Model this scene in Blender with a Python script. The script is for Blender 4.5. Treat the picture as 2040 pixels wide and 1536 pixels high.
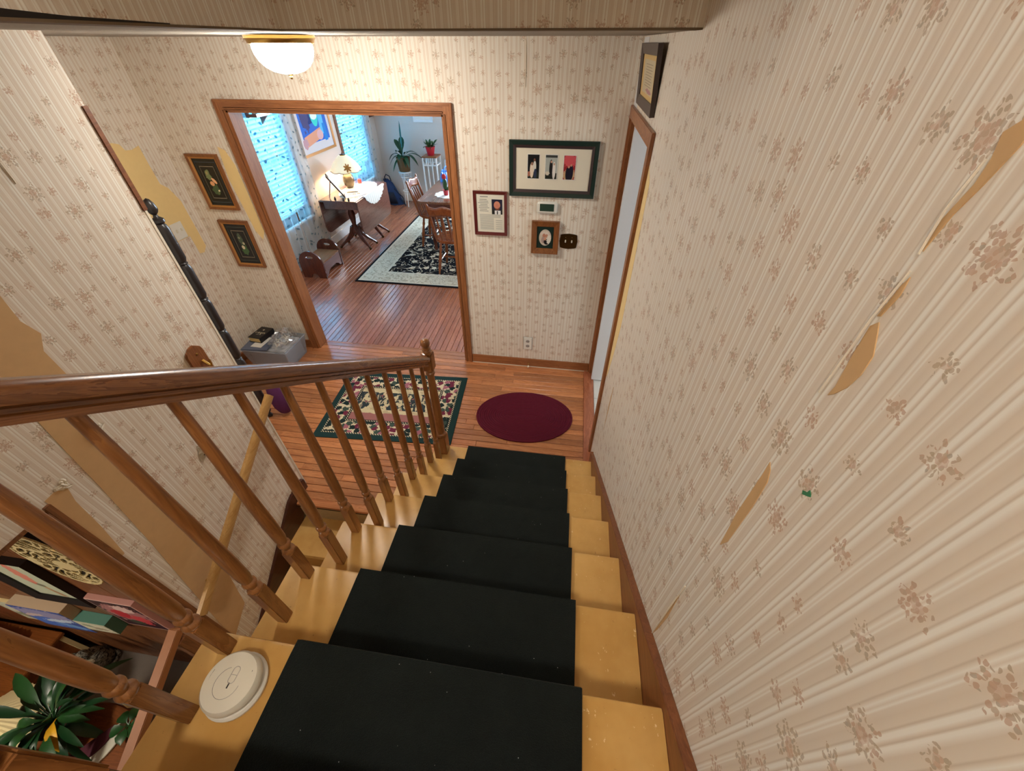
import bpy, bmesh, math, random
from mathutils import Vector, Matrix
random.seed(7)
for o in list(bpy.data.objects): bpy.data.objects.remove(o)
SC = bpy.context.scene
COL = SC.collection
PI = math.pi

def c(r, g, b):
    f = lambda x: (x/255/12.92) if x/255 <= .04045 else ((x/255+.055)/1.055)**2.4
    return (f(r), f(g), f(b), 1)

# ------------------------------------------------------------------ camera
YAW, PITCH = -.1401, .7186
fw = Vector((math.sin(YAW)*math.cos(PITCH), math.cos(YAW)*math.cos(PITCH), -math.sin(PITCH)))
rt = Vector((math.cos(YAW), -math.sin(YAW), 0)); up = rt.cross(fw)
cam = bpy.data.cameras.new('camera'); cam.sensor_width = 36; cam.lens = 781/2040*36; cam.clip_start = .02
camo = bpy.data.objects.new('camera', cam); COL.objects.link(camo)
m = Matrix((rt, up, -fw)).transposed().to_4x4(); m.translation = (0, 0, 2.411); camo.matrix_world = m
SC.camera = camo
# ------------------------------------------------------------------ world, daylight, exposure
W_ = bpy.data.worlds.new('sky'); SC.world = W_; W_.use_nodes = True
W_.node_tree.nodes['Background'].inputs[0].default_value = (.16, .60, 1, 1)
W_.node_tree.nodes['Background'].inputs[1].default_value = .42
vs = SC.view_settings
vs.view_transform = 'Standard'; vs.look = 'None'; vs.gamma = 1; vs.use_curve_mapping = False
vs.exposure = 1.80
def area(name, loc, target, sx, sy, power, col):
    l = bpy.data.lights.new(name, 'AREA'); l.shape = 'RECTANGLE'; l.size = sx; l.size_y = sy; l.energy = power; l.color = col
    o = bpy.data.objects.new(name, l); COL.objects.link(o); o.location = loc
    o.rotation_euler = (Vector(target)-Vector(loc)).to_track_quat('-Z', 'Y').to_euler()
    return o
area('window_daylight', (-4.15, 5.1, 1.45), (-3, 5.1, 1.3), 1.0, 1.5, 28, (.10, .58, 1))
area('window_daylight', (-4.15, 7.15, 1.45), (-3, 7.15, 1.3), 1.0, 1.5, 25, (.10, .56, 1))
area('window_daylight', (-.9, 8.5, 1.6), (-1.6, 5, .6), 1.4, 1.4, 115, (.72, .86, 1))  # added daylight behind the unseen back window, brightens the dining room
area('kitchen_fill_light', (2.6, 1.2, 1.6), (.4, 2.4, 1.0), 1.2, 1.2, 7, (.86, .94, 1))  # added area light inside the kitchen; no window is built there
EM_FOYER, EM_UP, EM_DEN = 34, 35, 34

# ------------------------------------------------------------------ mesh helpers
WL = {}
class MB:
    def __init__(s): s.v = []; s.f = []
    def add(s, vs, fs):
        n = len(s.v); s.v += [tuple(p) for p in vs]; s.f += [tuple(i+n for i in q) for q in fs]; return s
    def box(s, x0, x1, y0, y1, z0, z1, ch=0):
        if x0 > x1: x0, x1 = x1, x0
        if y0 > y1: y0, y1 = y1, y0
        if z0 > z1: z0, z1 = z1, z0
        if ch:   # chamfered top edges
            return s.add([(x0,y0,z0),(x1,y0,z0),(x1,y1,z0),(x0,y1,z0),(x0,y0,z1-ch),(x1,y0,z1-ch),(x1,y1,z1-ch),(x0,y1,z1-ch),
                          (x0+ch,y0+ch,z1),(x1-ch,y0+ch,z1),(x1-ch,y1-ch,z1),(x0+ch,y1-ch,z1)],
                         [(3,2,1,0),(0,1,5,4),(1,2,6,5),(2,3,7,6),(3,0,4,7),(4,5,9,8),(5,6,10,9),(6,7,11,10),(7,4,8,11),(8,9,10,11)])
        return s.add([(x0,y0,z0),(x1,y0,z0),(x1,y1,z0),(x0,y1,z0),(x0,y0,z1),(x1,y0,z1),(x1,y1,z1),(x0,y1,z1)],
                     [(3,2,1,0),(4,5,6,7),(0,1,5,4),(1,2,6,5),(2,3,7,6),(3,0,4,7)])
    def prism(s, poly, ax, a, b):
        n = len(poly)
        P = {'x': lambda p, t: (t, p[0], p[1]), 'y': lambda p, t: (p[0], t, p[1]), 'z': lambda p, t: (p[0], p[1], t)}[ax]
        return s.add([P(p, a) for p in poly]+[P(p, b) for p in poly],
                     [tuple(range(n))[::-1], tuple(range(n, 2*n))]+[(i, (i+1) % n, n+(i+1) % n, n+i) for i in range(n)])
    def frame_of(s, d):
        d = Vector(d).normalized(); a = Vector((0,0,1)) if abs(d.z) < .9 else Vector((1,0,0))
        x = d.cross(a).normalized(); return x, x.cross(d).normalized()
    def tube(s, pts, r, n=10, closed=False, sq=False):
        pts = [Vector(p) for p in pts]; k = len(pts)
        rr = r if isinstance(r, (list, tuple)) else [r]*k
        x = None; base = len(s.v); V = []
        for i, p in enumerate(pts):
            if closed: d = pts[(i+1) % k]-pts[i-1]
            else: d = pts[min(i+1, k-1)]-pts[max(i-1, 0)]
            d = d.normalized()
            if x is None: x, y = s.frame_of(d)
            else:
                x = (x-d*x.dot(d)).normalized(); y = x.cross(d).normalized()
            for j in range(n):
                a = 2*PI*(j+.5)/n
                V.append(p+(x*math.cos(a)+y*math.sin(a))*rr[i]*(1.0 if not sq else 1.414))
        F = []
        for i in range(k if closed else k-1):
            for j in range(n):
                F.append((i*n+j, i*n+(j+1) % n, ((i+1) % k)*n+(j+1) % n, ((i+1) % k)*n+j))
        if not closed: F += [tuple(range(n))[::-1], tuple((k-1)*n+j for j in range(n))]
        return s.add(V, F)
    def lathe(s, prof, cx=0, cy=0, n=20, sx=1, sy=1, rot=0):
        V = []; F = []; k = len(prof)
        for r, z in prof:
            for j in range(n):
                a = 2*PI*j/n+rot; V.append((cx+r*math.cos(a)*sx, cy+r*math.sin(a)*sy, z))
        for i in range(k-1):
            for j in range(n): F.append((i*n+j, i*n+(j+1) % n, (i+1)*n+(j+1) % n, (i+1)*n+j))
        if prof[0][0] > 1e-5: F.append(tuple(range(n))[::-1])
        if prof[-1][0] > 1e-5: F.append(tuple((k-1)*n+j for j in range(n)))
        return s.add(V, F)
    def grid(s, fn, nu, nv):
        n = len(s.v)
        return s.add([fn(i/nu, j/nv) for j in range(nv+1) for i in range(nu+1)],
                     [(j*(nu+1)+i, j*(nu+1)+i+1, (j+1)*(nu+1)+i+1, (j+1)*(nu+1)+i) for j in range(nv) for i in range(nu)])
    def xf(s, M, start=0):
        s.v = s.v[:start]+[tuple(M @ Vector(p)) for p in s.v[start:]]; return s
    def build(s, name, mat, parent=None, smooth=False, bev=0, seg=2, solid=0, uv=None, local=False, fixn=True):
        vs = [Vector(p) for p in s.v]
        if parent is None:
            if local: org = Vector((0,0,0))
            else:
                lo = [min(p[i] for p in vs) for i in range(3)]; hi = [max(p[i] for p in vs) for i in range(3)]
                org = Vector(((lo[0]+hi[0])/2, (lo[1]+hi[1])/2, lo[2]))
        else: org = WL[parent.name]
        me = bpy.data.meshes.new(name); me.from_pydata([tuple(p-org) for p in vs], [], s.f); me.update()
        bm = bmesh.new(); bm.from_mesh(me)
        if fixn:
            bmesh.ops.remove_doubles(bm, verts=bm.verts, dist=1e-6)
            bmesh.ops.recalc_face_normals(bm, faces=bm.faces)
        if bev: bmesh.ops.bevel(bm, geom=bm.edges[:], offset=bev, segments=seg, affect='EDGES', clamp_overlap=True)
        bm.to_mesh(me); bm.free()
        if uv:
            L = me.uv_layers.new(name='UVMap')
            for lp in me.loops: L.data[lp.index].uv = uv(me.vertices[lp.vertex_index].co+org)
        if smooth:
            for p in me.polygons: p.use_smooth = True
            if smooth != 2:
                try: me.set_sharp_from_angle(angle=math.radians(40))
                except Exception: pass
        me.materials.append(mat if not isinstance(mat, str) else M[mat])
        o = bpy.data.objects.new(name, me); COL.objects.link(o)
        if parent is None: o.location = org; WL[o.name] = org
        else: o.parent = parent; WL[o.name] = org
        if solid:
            md = o.modifiers.new('thickness', 'SOLIDIFY'); md.thickness = solid; md.offset = 0
        return o

def tag(o, label=None, cat=None, group=None, kind=None):
    if label: o['label'] = label
    if cat: o['category'] = cat
    if group: o['group'] = group
    if kind: o['kind'] = kind
    return o
def thing(name, loc, label, cat, group=None):
    o = bpy.data.objects.new(name, None); COL.objects.link(o); o.location = loc; o.empty_display_size = .05
    WL[o.name] = Vector(loc)
    return tag(o, label, cat, group)
def dup(o, parent=None):
    d = o.copy(); COL.objects.link(d); d.parent = parent
    WL[d.name] = WL[o.name]
    for ch in list(o.children): dup(ch, d)
    return d
B = lambda *a, **k: MB().box(*a, **k)

# ------------------------------------------------------------------ materials
M = {}
class NT:
    def __init__(s, name):
        s.m = bpy.data.materials.new(name); s.m.use_nodes = True; s.t = s.m.node_tree
        s.b = s.t.nodes['Principled BSDF']; s.out = s.t.nodes['Material Output']; M[name] = s.m
    def n(s, typ, ins=None, **kw):
        nd = s.t.nodes.new(typ)
        for k, v in kw.items(): setattr(nd, k, v)
        for k, v in (ins or {}).items(): s.put(nd.inputs[k], v)
        return nd
    def put(s, sock, v):
        if isinstance(v, bpy.types.NodeSocket): s.t.links.new(v, sock)
        else:
            try: sock.default_value = v
            except Exception:
                sock.default_value = v[:3] if hasattr(v, '__len__') else (v, v, v)
    def ma(s, op, a, b=0, cc=0):
        nd = s.n('ShaderNodeMath', operation=op); s.put(nd.inputs[0], a); s.put(nd.inputs[1], b); s.put(nd.inputs[2], cc); return nd.outputs[0]
    def mix(s, f, a, b):
        nd = s.n('ShaderNodeMix', data_type='RGBA'); s.put(nd.inputs[0], f); s.put(nd.inputs[6], a); s.put(nd.inputs[7], b); return nd.outputs[2]
    def ramp(s, f, stops, interp='LINEAR'):
        nd = s.n('ShaderNodeValToRGB'); nd.color_ramp.interpolation = interp; e = nd.color_ramp.elements
        while len(e) < len(stops): e.new(.5)
        for el, (p, col) in zip(e, stops):
            el.position = p; el.color = col if hasattr(col, '__len__') else (col, col, col, 1)
        s.put(nd.inputs[0], f); return nd.outputs[0]
    def noise(s, vec, scale, detail=3, rough=.5, dist=0):
        nd = s.n('ShaderNodeTexNoise', {'Scale': scale, 'Detail': detail, 'Roughness': rough, 'Distortion': dist})
        if vec is not None: s.put(nd.inputs['Vector'], vec)
        return nd
    def vor(s, vec, scale, rnd=1, dim='3D', feature='F1'):
        nd = s.n('ShaderNodeTexVoronoi', voronoi_dimensions=dim, feature=feature); nd.inputs['Scale'].default_value = scale
        nd.inputs['Randomness'].default_value = rnd
        if vec is not None: s.put(nd.inputs['Vector'], vec)
        return nd
    def pos(s): return s.n('ShaderNodeNewGeometry').outputs['Position']
    def obj(s): return s.n('ShaderNodeTexCoord').outputs['Object']
    def uv(s): return s.n('ShaderNodeTexCoord').outputs['UV']
    def xyz(s, v):
        nd = s.n('ShaderNodeSeparateXYZ'); s.put(nd.inputs[0], v); return nd.outputs
    def cmb(s, x, y, z=0):
        nd = s.n('ShaderNodeCombineXYZ'); s.put(nd.inputs[0], x); s.put(nd.inputs[1], y); s.put(nd.inputs[2], z); return nd.outputs[0]
    def vmul(s, v, k):
        nd = s.n('ShaderNodeVectorMath', operation='MULTIPLY'); s.put(nd.inputs[0], v); nd.inputs[1].default_value = k; return nd.outputs[0]
    def bump(s, h, strength=.3, dist=.002):
        nd = s.n('ShaderNodeBump', {'Strength': strength, 'Distance': dist}); s.put(nd.inputs['Height'], h); s.put(s.b.inputs['Normal'], nd.outputs[0])
    def fin(s, col, rough=.5, spec=.5, metal=0, **kw):
        s.put(s.b.inputs['Base Color'], col); s.put(s.b.inputs['Roughness'], rough); s.b.inputs['Metallic'].default_value = metal
        s.b.inputs['Specular IOR Level'].default_value = spec
        for k, v in kw.items(): s.put(s.b.inputs[k.replace('_', ' ')], v)
        return s.m

def plain(name, col, rough=.5, spec=.5, metal=0, bump=0, var=0, **kw):
    t = NT(name)
    if var:
        nz = t.noise(t.pos(), 30, 4).outputs[0]
        col = t.mix(t.ma('MULTIPLY', nz, var), col, tuple(x*.45 for x in col[:3])+(1,))
    if bump: t.bump(t.noise(t.pos(), 220, 3).outputs[0], bump, .002)
    t.fin(col, rough, spec, metal, **kw); return t.m

def wood(name, c1, c2, axis='x', scale=1, rough=.35, spec=.5, rnd=.35, local=False, coat=0, rotx=0):
    t = NT(name); p = t.obj() if local else t.pos()
    if rotx:
        vr = t.n('ShaderNodeVectorRotate', {'Angle': rotx}, rotation_type='X_AXIS'); t.put(vr.inputs['Vector'], p); p = vr.outputs[0]
    c1 = tuple(v*.80 for v in c1[:3])+(1,); c2 = tuple(v*.78 for v in c2[:3])+(1,)
    st = {'x': (.9, 9, 9), 'y': (9, .9, 9), 'z': (9, 9, .9)}[axis]
    r = t.n('ShaderNodeObjectInfo').outputs['Random']
    off = t.n('ShaderNodeVectorMath', operation='ADD'); t.put(off.inputs[0], t.vmul(p, tuple(k*scale for k in st)))
    t.put(off.inputs[1], t.cmb(t.ma('MULTIPLY', r, 37), t.ma('MULTIPLY', r, 91), t.ma('MULTIPLY', r, 53)))
    v = off.outputs[0]
    n1 = t.noise(v, 2.2, 5, .6, 1.2).outputs[0]
    rings = t.ma('FRACT', t.ma('MULTIPLY', n1, 7))
    g = t.ma('MULTIPLY_ADD', rings, .35, t.ma('MULTIPLY', n1, .75))
    fine = t.noise(t.vmul(v, (1, 4, 4) if axis == 'x' else (4, 1, 4) if axis == 'y' else (4, 4, 1)), 6, 3).outputs[0]
    g = t.ma('ADD', t.ma('MULTIPLY', g, .8), t.ma('MULTIPLY_ADD', fine, .3, -.1))
    col = t.ramp(g, [(.2, c2), (.75, c1)])
    k = t.ma('MULTIPLY', t.ma('SUBTRACT', r, .5), rnd)
    hs = t.n('ShaderNodeHueSaturation', {'Saturation': 1.0}); t.put(hs.inputs['Value'], t.ma('ADD', k, 1)); t.put(hs.inputs['Color'], col)
    t.bump(fine, .06, .001)
    t.fin(hs.outputs[0], rough, spec); t.b.inputs['Coat Weight'].default_value = coat; t.b.inputs['Coat Roughness'].default_value = .12
    return t.m

def paint(name, base, shapes, rough=.4, spec=.4, noise=0):
    """flat print on a UV rectangle: shapes (kind, cx, cy, rx, ry, rot_deg, colour)"""
    t = NT(name); u, v, _ = t.xyz(t.uv())
    col = base
    if noise:
        nz = t.noise(t.uv(), 9, 4, .6).outputs[0]; col = t.mix(t.ma('MULTIPLY', nz, noise), base, tuple(x*.3 for x in base[:3])+(1,))
    jit = t.noise(t.uv(), 14, 3).outputs[0]
    for kind, cx, cy, rx, ry, rot, cc in shapes:
        du = t.ma('SUBTRACT', u, cx); dv = t.ma('SUBTRACT', v, cy)
        if rot:
            ca, sa = math.cos(math.radians(rot)), math.sin(math.radians(rot))
            a = t.ma('ADD', t.ma('MULTIPLY', du, ca), t.ma('MULTIPLY', dv, sa)); b = t.ma('SUBTRACT', t.ma('MULTIPLY', dv, ca), t.ma('MULTIPLY', du, sa))
        else: a, b = du, dv
        a = t.ma('DIVIDE', a, rx); b = t.ma('DIVIDE', b, ry)
        if kind == 'e': d = t.ma('ADD', t.ma('MULTIPLY', a, a), t.ma('MULTIPLY', b, b)); msk = t.ma('LESS_THAN', d, 1)
        elif kind == 'b': d = t.ma('ADD', t.ma('ADD', t.ma('MULTIPLY', a, a), t.ma('MULTIPLY', b, b)), t.ma('MULTIPLY_ADD', jit, 2.4, -1.2)); msk = t.ma('LESS_THAN', d, .8)
        elif kind == 'o':
            mx = t.ma('MAXIMUM', t.ma('ABSOLUTE', a), t.ma('ABSOLUTE', b)); msk = t.ma('MULTIPLY', t.ma('LESS_THAN', mx, 1), t.ma('GREATER_THAN', mx, .965))
        else: msk = t.ma('LESS_THAN', t.ma('MAXIMUM', t.ma('ABSOLUTE', a), t.ma('ABSOLUTE', b)), 1)
        col = t.mix(msk, col, cc)
    t.fin(col, rough, spec); return t.m

# --- wallpaper: pinstripes and sprigs of flowers
def wallpaper():
    t = NT('wallpaper'); g = t.n('ShaderNodeNewGeometry'); x, y, z = t.xyz(g.outputs['Position']); nx, ny, nz = t.xyz(g.outputs['True Normal'])
    ax = t.ma('GREATER_THAN', t.ma('ABSOLUTE', nx), .5)
    u = t.ma('ADD', t.ma('MULTIPLY', y, ax), t.ma('MULTIPLY', x, t.ma('SUBTRACT', 1, ax)))
    wob = t.ma('MULTIPLY', t.noise(t.cmb(u, z), 7, 2).outputs[0], .002)
    u2 = t.ma('ADD', u, wob)
    s = t.ma('FRACT', t.ma('DIVIDE', u2, .052))
    lo, hi, dk, ck = c(228, 214, 195), c(243, 237, 224), c(223, 207, 187), c(213, 195, 173)
    col = t.ramp(s, [(0, lo), (.04, hi), (.10, hi), (.14, ck), (.17, lo), (.30, dk), (.40, lo), (.43, hi), (.47, lo), (.52, hi), (.57, lo), (.60, ck), (.63, lo), (.80, dk), (.90, hi), (.94, hi), (.97, ck), (1, lo)])
    # sprigs: radiating little leaves round a soft rose
    p = t.cmb(u, z)
    V = t.vor(p, 1/.078, .55, '2D'); rnd = t.xyz(V.outputs['Color'])
    D = V.outputs['Distance']
    dv = t.n('ShaderNodeVectorMath', operation='SUBTRACT'); t.put(dv.inputs[0], p); t.put(dv.inputs[1], V.outputs['Position'])
    dx, dy, _ = t.xyz(dv.outputs[0]); th = t.ma('ARCTAN2', dy, dx)
    ray = t.ma('ABSOLUTE', t.ma('SINE', t.ma('ADD', t.ma('MULTIPLY', th, 3.5), t.ma('MULTIPLY', rnd[1], 9))))
    R = t.ma('MULTIPLY_ADD', t.ma('MULTIPLY', rnd[0], rnd[0]), .22, .15)
    lump = t.ma('MULTIPLY_ADD', t.noise(p, 85, 2).outputs[0], .26, -.13)
    DL = t.ma('ADD', D, lump)
    bunch = t.ma('LESS_THAN', DL, t.ma('MULTIPLY', R, t.ma('MULTIPLY_ADD', ray, .62, .5)))
    core = t.ma('LESS_THAN', DL, t.ma('MULTIPLY', R, .36))
    P2 = t.vor(t.cmb(t.ma('ADD', u, t.ma('MULTIPLY', t.noise(p, 160, 2).outputs[0], .004)), t.ma('MULTIPLY', z, .75)), 1/.0048, 1, '2D')
    pet = t.ma('LESS_THAN', P2.outputs['Distance'], .45); r2 = t.xyz(P2.outputs['Color'])
    leaf = t.ramp(r2[0], [(0, c(164, 140, 106)), (.5, c(184, 152, 116)), (1, c(158, 142, 120))])
    rose = t.ramp(r2[1], [(0, c(176, 124, 92)), (.5, c(198, 150, 116)), (1, c(176, 140, 108))])
    fc = t.mix(core, leaf, rose)
    fc = t.mix(t.ma('GREATER_THAN', t.ma('ADD', t.ma('MULTIPLY', r2[2], .4), rnd[2]), .75), fc, rose)
    msk = t.ma('MULTIPLY', t.ma('MULTIPLY', bunch, t.ma('MAXIMUM', pet, t.ma('MULTIPLY', core, .6))), .64)
    col = t.mix(msk, col, fc)
    blot = t.noise(p, 1.6, 3).outputs[0]
    col = t.mix(t.ma('MULTIPLY_ADD', blot, .26, -.06), col, c(206, 188, 162))
    t.bump(t.noise(t.cmb(t.ma('MULTIPLY', u, 6), t.ma('MULTIPLY', z, .5)), 3, 3).outputs[0], .25, .006)
    t.fin(col, .62, .3)
wallpaper()
plain('bare_paint', c(214, 174, 124), .7, .2, var=.25)
plain('yellow_paint', c(244, 214, 150), .7, .2, var=.12)
plain('paper_back', c(226, 214, 192), .8, .2)
plain('plaster', c(190, 170, 145), .9, .1, var=.3)
def popcorn():
    t = NT('popcorn'); h = t.noise(t.pos(), 160, 4, .7).outputs[0]; t.bump(h, .9, .01); t.fin(t.mix(h, c(150, 138, 122), c(226, 218, 204)), .95, .1)
popcorn()
wood('oak_plank', c(222, 150, 96), c(166, 94, 52), 'x', 1.0, .30, .5, .5, coat=.25)
wood('oak_plank_dining', c(200, 124, 86), c(144, 78, 52), 'y', 1.0, .26, .5, .42, coat=.35)
wood('oak_trim', c(190, 124, 76), c(140, 82, 44), 'z', .7, .35, .5, .06)
wood('oak_trim_h', c(190, 124, 76), c(140, 82, 44), 'x', .7, .35, .5, .06)
wood('oak_trim_y', c(190, 124, 76), c(140, 82, 44), 'y', .7, .35, .5, .06)
wood('skirt_wood', c(158, 96, 54), c(116, 64, 34), 'y', .6, .4, .5, .05)
wood('dark_skirt', c(92, 46, 26), c(58, 27, 15), 'y', .6, .35, .5, .05)
wood('rail_wood', c(158, 100, 54), c(96, 54, 24), 'y', .8, .26, .5, .05, coat=.3, rotx=.62)
wood('baluster_wood', c(176, 117, 65), c(124, 74, 36), 'z', .9, .28, .5, .12, coat=.3)
wood('pine', c(222, 176, 110), c(186, 134, 70), 'y', .7, .35, .5, .05)
wood('panel_wood', c(158, 102, 62), c(104, 62, 36), 'z', .6, .4, .5, .25)
wood('mahogany', c(138, 86, 70), c(104, 60, 46), 'y', .9, .25, .5, .1, coat=.3)
wood('mahogany_z', c(122, 60, 40), c(66, 28, 20), 'z', .9, .25, .5, .1, coat=.3, local=True)
wood('maple', c(176, 100, 54), c(116, 56, 28), 'z', .9, .22, .5, .1, coat=.4, local=True)
wood('frame_oak', c(176, 112, 62), c(120, 66, 32), 'z', 1.2, .35, .5, .1)
wood('chest_wood', c(166, 96, 44), c(112, 58, 22), 'x', .7, .4, .5, .1)
def stairpaint():
    t = NT('stair_paint'); p = t.pos(); x, y, z = t.xyz(p)
    n1 = t.noise(p, 5, 4, .6).outputs[0]
    col = t.ramp(n1, [(.3, c(196, 147, 76)), (.7, c(220, 175, 103))])
    w = t.ma('MULTIPLY', t.ma('GREATER_THAN', t.noise(t.vmul(p, (1.6, 1, 1)), 46, 5, .7).outputs[0], .665), t.ma('GREATER_THAN', x, .13))
    col = t.mix(w, col, c(236, 208, 160))
    sc = t.ma('GREATER_THAN', t.noise(t.vmul(p, (1, 1, 1)), 90, 4, .7).outputs[0], .70)
    col = t.mix(t.ma('MULTIPLY', sc, .7), col, c(128, 76, 34))
    t.bump(n1, .12, .002); t.fin(col, t.ramp(n1, [(.3, .28), (.7, .42)]), .5)
stairpaint()
def carpet():
    t = NT('runner_carpet'); p = t.pos(); n1 = t.noise(p, 380, 3, .7).outputs[0]; n2 = t.noise(p, 14, 4, .6).outputs[0]
    col = t.mix(t.ma('MULTIPLY', n1, n2), c(8, 10, 9), c(34, 38, 35))
    V = t.vor(p, 36, 1); lint = t.ma('MULTIPLY', t.ma('LESS_THAN', V.outputs['Distance'], .032), t.ma('GREATER_THAN', t.xyz(V.outputs['Color'])[0], .55))
    col = t.mix(lint, col, c(190, 190, 180))
    t.bump(n1, .8, .004); t.fin(col, .95, .1, Sheen_Weight=.38, Sheen_Roughness=.6); t.b.inputs['Sheen Tint'].default_value = c(120, 130, 122)
carpet()
plain('den_carpet', c(128, 120, 112), .95, .1, bump=.6, var=.25)
plain('white_plastic', c(232, 228, 216), .35, .5)
plain('ivory_plastic', c(222, 214, 194), .38, .5)
plain('grey_plastic', c(170, 160, 150), .5, .4)
plain('slot_dark', c(40, 34, 28), .6, .3)
plain('brass', c(196, 156, 84), .28, .5, 1)
plain('aged_brass', c(96, 72, 40), .38, .5, 1)
plain('steel', c(196, 196, 200), .25, .5, 1)
plain('black_wood', c(34, 28, 26), .34, .5)
plain('black_iron', c(22, 20, 22), .45, .5)
plain('white_paint', c(226, 226, 226), .5, .4)
plain('kitchen_wall', c(206, 210, 214), .7, .2)
plain('tile_white', c(226, 226, 220), .35, .5, var=.1)
plain('grout', c(170, 166, 158), .9, .1)
plain('dining_wall', c(212, 200, 190), .8, .2)
plain('mat_board', c(226, 216, 194), .7, .2)
plain('green_frame', c(26, 48, 42), .35, .5)
plain('cherry_frame', c(96, 34, 32), .3, .5)
plain('dark_frame', c(62, 48, 48), .35, .5)
plain('gold_frame', c(186, 128, 66), .35, .5, .3)
plain('parchment', c(214, 184, 120), .7, .2, var=.15)
plain('braid', c(98, 30, 46), .9, .1, bump=.7, var=.3)
plain('book_black', c(26, 22, 22), .45, .4)
plain('book_pages', c(216, 188, 130), .8, .1)
plain('paper', c(226, 222, 212), .8, .2)
plain('magazine_blue', c(96, 104, 124), .4, .4, var=.2)
plain('purple_cloth', c(96, 48, 92), .85, .2, bump=.5, var=.3)
plain('lace', c(240, 236, 228), .8, .2)
plain('bronze_ceramic', c(74, 66, 54), .22, .6, .35)
plain('red_wax', c(206, 52, 52), .4, .4)
plain('red_pot', c(190, 34, 50), .3, .5)
plain('red_knit', c(186, 26, 48), .85, .2, bump=.6)
plain('leaf_green', c(38, 84, 38), .38, .5, var=.35)
plain('leaf_dark', c(24, 66, 34), .32, .5, var=.4)
plain('leaf_yellow', c(224, 170, 30), .45, .4)
plain('soil', c(48, 34, 26), .95, .1)
plain('blue_canvas', c(24, 52, 98), .6, .3, bump=.4, var=.3)
plain('blue_dark', c(14, 24, 46), .6, .3)
plain('blue_bag', c(32, 118, 214), .5, .4)
plain('white_metal', c(232, 232, 230), .4, .5)
plain('wicker_white', c(214, 226, 236), .6, .3)
plain('basket_weave', c(120, 92, 62), .8, .2, bump=.9, var=.5)
plain('tan_canvas', c(206, 186, 156), .8, .2)
plain('pink_canvas', c(226, 172, 160), .8, .2)
plain('teal_canvas', c(96, 146, 132), .7, .2)
plain('pale_wood', c(232, 214, 160), .6, .3)
plain('shade_cream', c(236, 218, 168), .8, .2)
plain('maroon', c(86, 40, 52), .7, .2)
plain('shell_white', c(222, 220, 204), .5, .4, var=.15)
plain('green_glass', c(20, 150, 60), .25, .5)
plain('cat_fur_light', c(196, 184, 158), .9, .1)
plain('hemp', c(146, 122, 88), .9, .1, var=.4)
plain('sash_wood', c(120, 78, 58), .5, .4)
def glass(name, col=(1, 1, 1, 1), rough=.02, fac=.12, tint=None):
    t = NT(name); tr = t.n('ShaderNodeBsdfTransparent'); tr.inputs[0].default_value = tint or (1, 1, 1, 1)
    gl = t.n('ShaderNodeBsdfGlossy'); gl.inputs['Color'].default_value = col; gl.inputs['Roughness'].default_value = rough
    mx = t.n('ShaderNodeMixShader'); mx.inputs[0].default_value = fac
    t.t.links.new(tr.outputs[0], mx.inputs[1]); t.t.links.new(gl.outputs[0], mx.inputs[2]); t.t.links.new(mx.outputs[0], t.out.inputs[0])
glass('pane_glass', fac=.06); glass('clear_bag', rough=.12, fac=.22, tint=(.93, .95, .96, 1))
def clearbox():
    t = NT('clear_box'); tr = t.n('ShaderNodeBsdfTransparent'); tr.inputs[0].default_value = (.86, .89, .92, 1)
    mx = t.n('ShaderNodeMixShader'); mx.inputs[0].default_value = .30
    t.fin(c(196, 200, 206), .25, .5)
    t.t.links.new(tr.outputs[0], mx.inputs[1]); t.t.links.new(t.b.outputs[0], mx.inputs[2]); t.t.links.new(mx.outputs[0], t.out.inputs[0])
clearbox()
def translucent(name, col, tcol, fac=.5, alpha=1, leaves=False, rough=.7):
    t = NT(name); base = col
    if leaves:
        x, y, z = t.xyz(t.pos()); p = t.cmb(y, z)
        V = t.vor(p, 1/.095, .75, '2D'); r = t.xyz(V.outputs['Color'])
        d = t.n('ShaderNodeVectorMath', operation='SUBTRACT'); t.put(d.inputs[0], p); t.put(d.inputs[1], V.outputs['Position'])
        dx, dy, _ = t.xyz(d.outputs[0])
        an = t.ma('MULTIPLY', r[0], 6.28); ca = t.ma('COSINE', an); sa = t.ma('SINE', an)
        a = t.ma('DIVIDE', t.ma('ADD', t.ma('MULTIPLY', dx, ca), t.ma('MULTIPLY', dy, sa)), .018)
        b = t.ma('DIVIDE', t.ma('SUBTRACT', t.ma('MULTIPLY', dy, ca), t.ma('MULTIPLY', dx, sa)), .0095)
        lf = t.ma('LESS_THAN', t.ma('ADD', t.ma('MULTIPLY', a, a), t.ma('MULTIPLY', b, b)), 1)
        base = t.mix(lf, col, c(104, 118, 124))
        tc = t.mix(lf, tcol, c(84, 106, 118))
    else: tc = tcol
    di = t.n('ShaderNodeBsdfDiffuse'); t.put(di.inputs[0], base)
    tl = t.n('ShaderNodeBsdfTranslucent'); t.put(tl.inputs[0], tc)
    mx = t.n('ShaderNodeMixShader'); mx.inputs[0].default_value = fac
    t.t.links.new(di.outputs[0], mx.inputs[1]); t.t.links.new(tl.outputs[0], mx.inputs[2]); last = mx
    if alpha < 1:
        tr = t.n('ShaderNodeBsdfTransparent'); m2 = t.n('ShaderNodeMixShader')
        a_ = t.ma('MAXIMUM', lf, alpha) if leaves else alpha
        t.put(m2.inputs[0], a_)
        t.t.links.new(tr.outputs[0], m2.inputs[1]); t.t.links.new(mx.outputs[0], m2.inputs[2]); last = m2
    t.t.links.new(last.outputs[0], t.out.inputs[0])
translucent('blind_slat', c(220, 235, 240), c(235, 250, 255), .6)
translucent('sheer', c(224, 230, 232), c(230, 240, 245), .5, .34, True)
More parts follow.
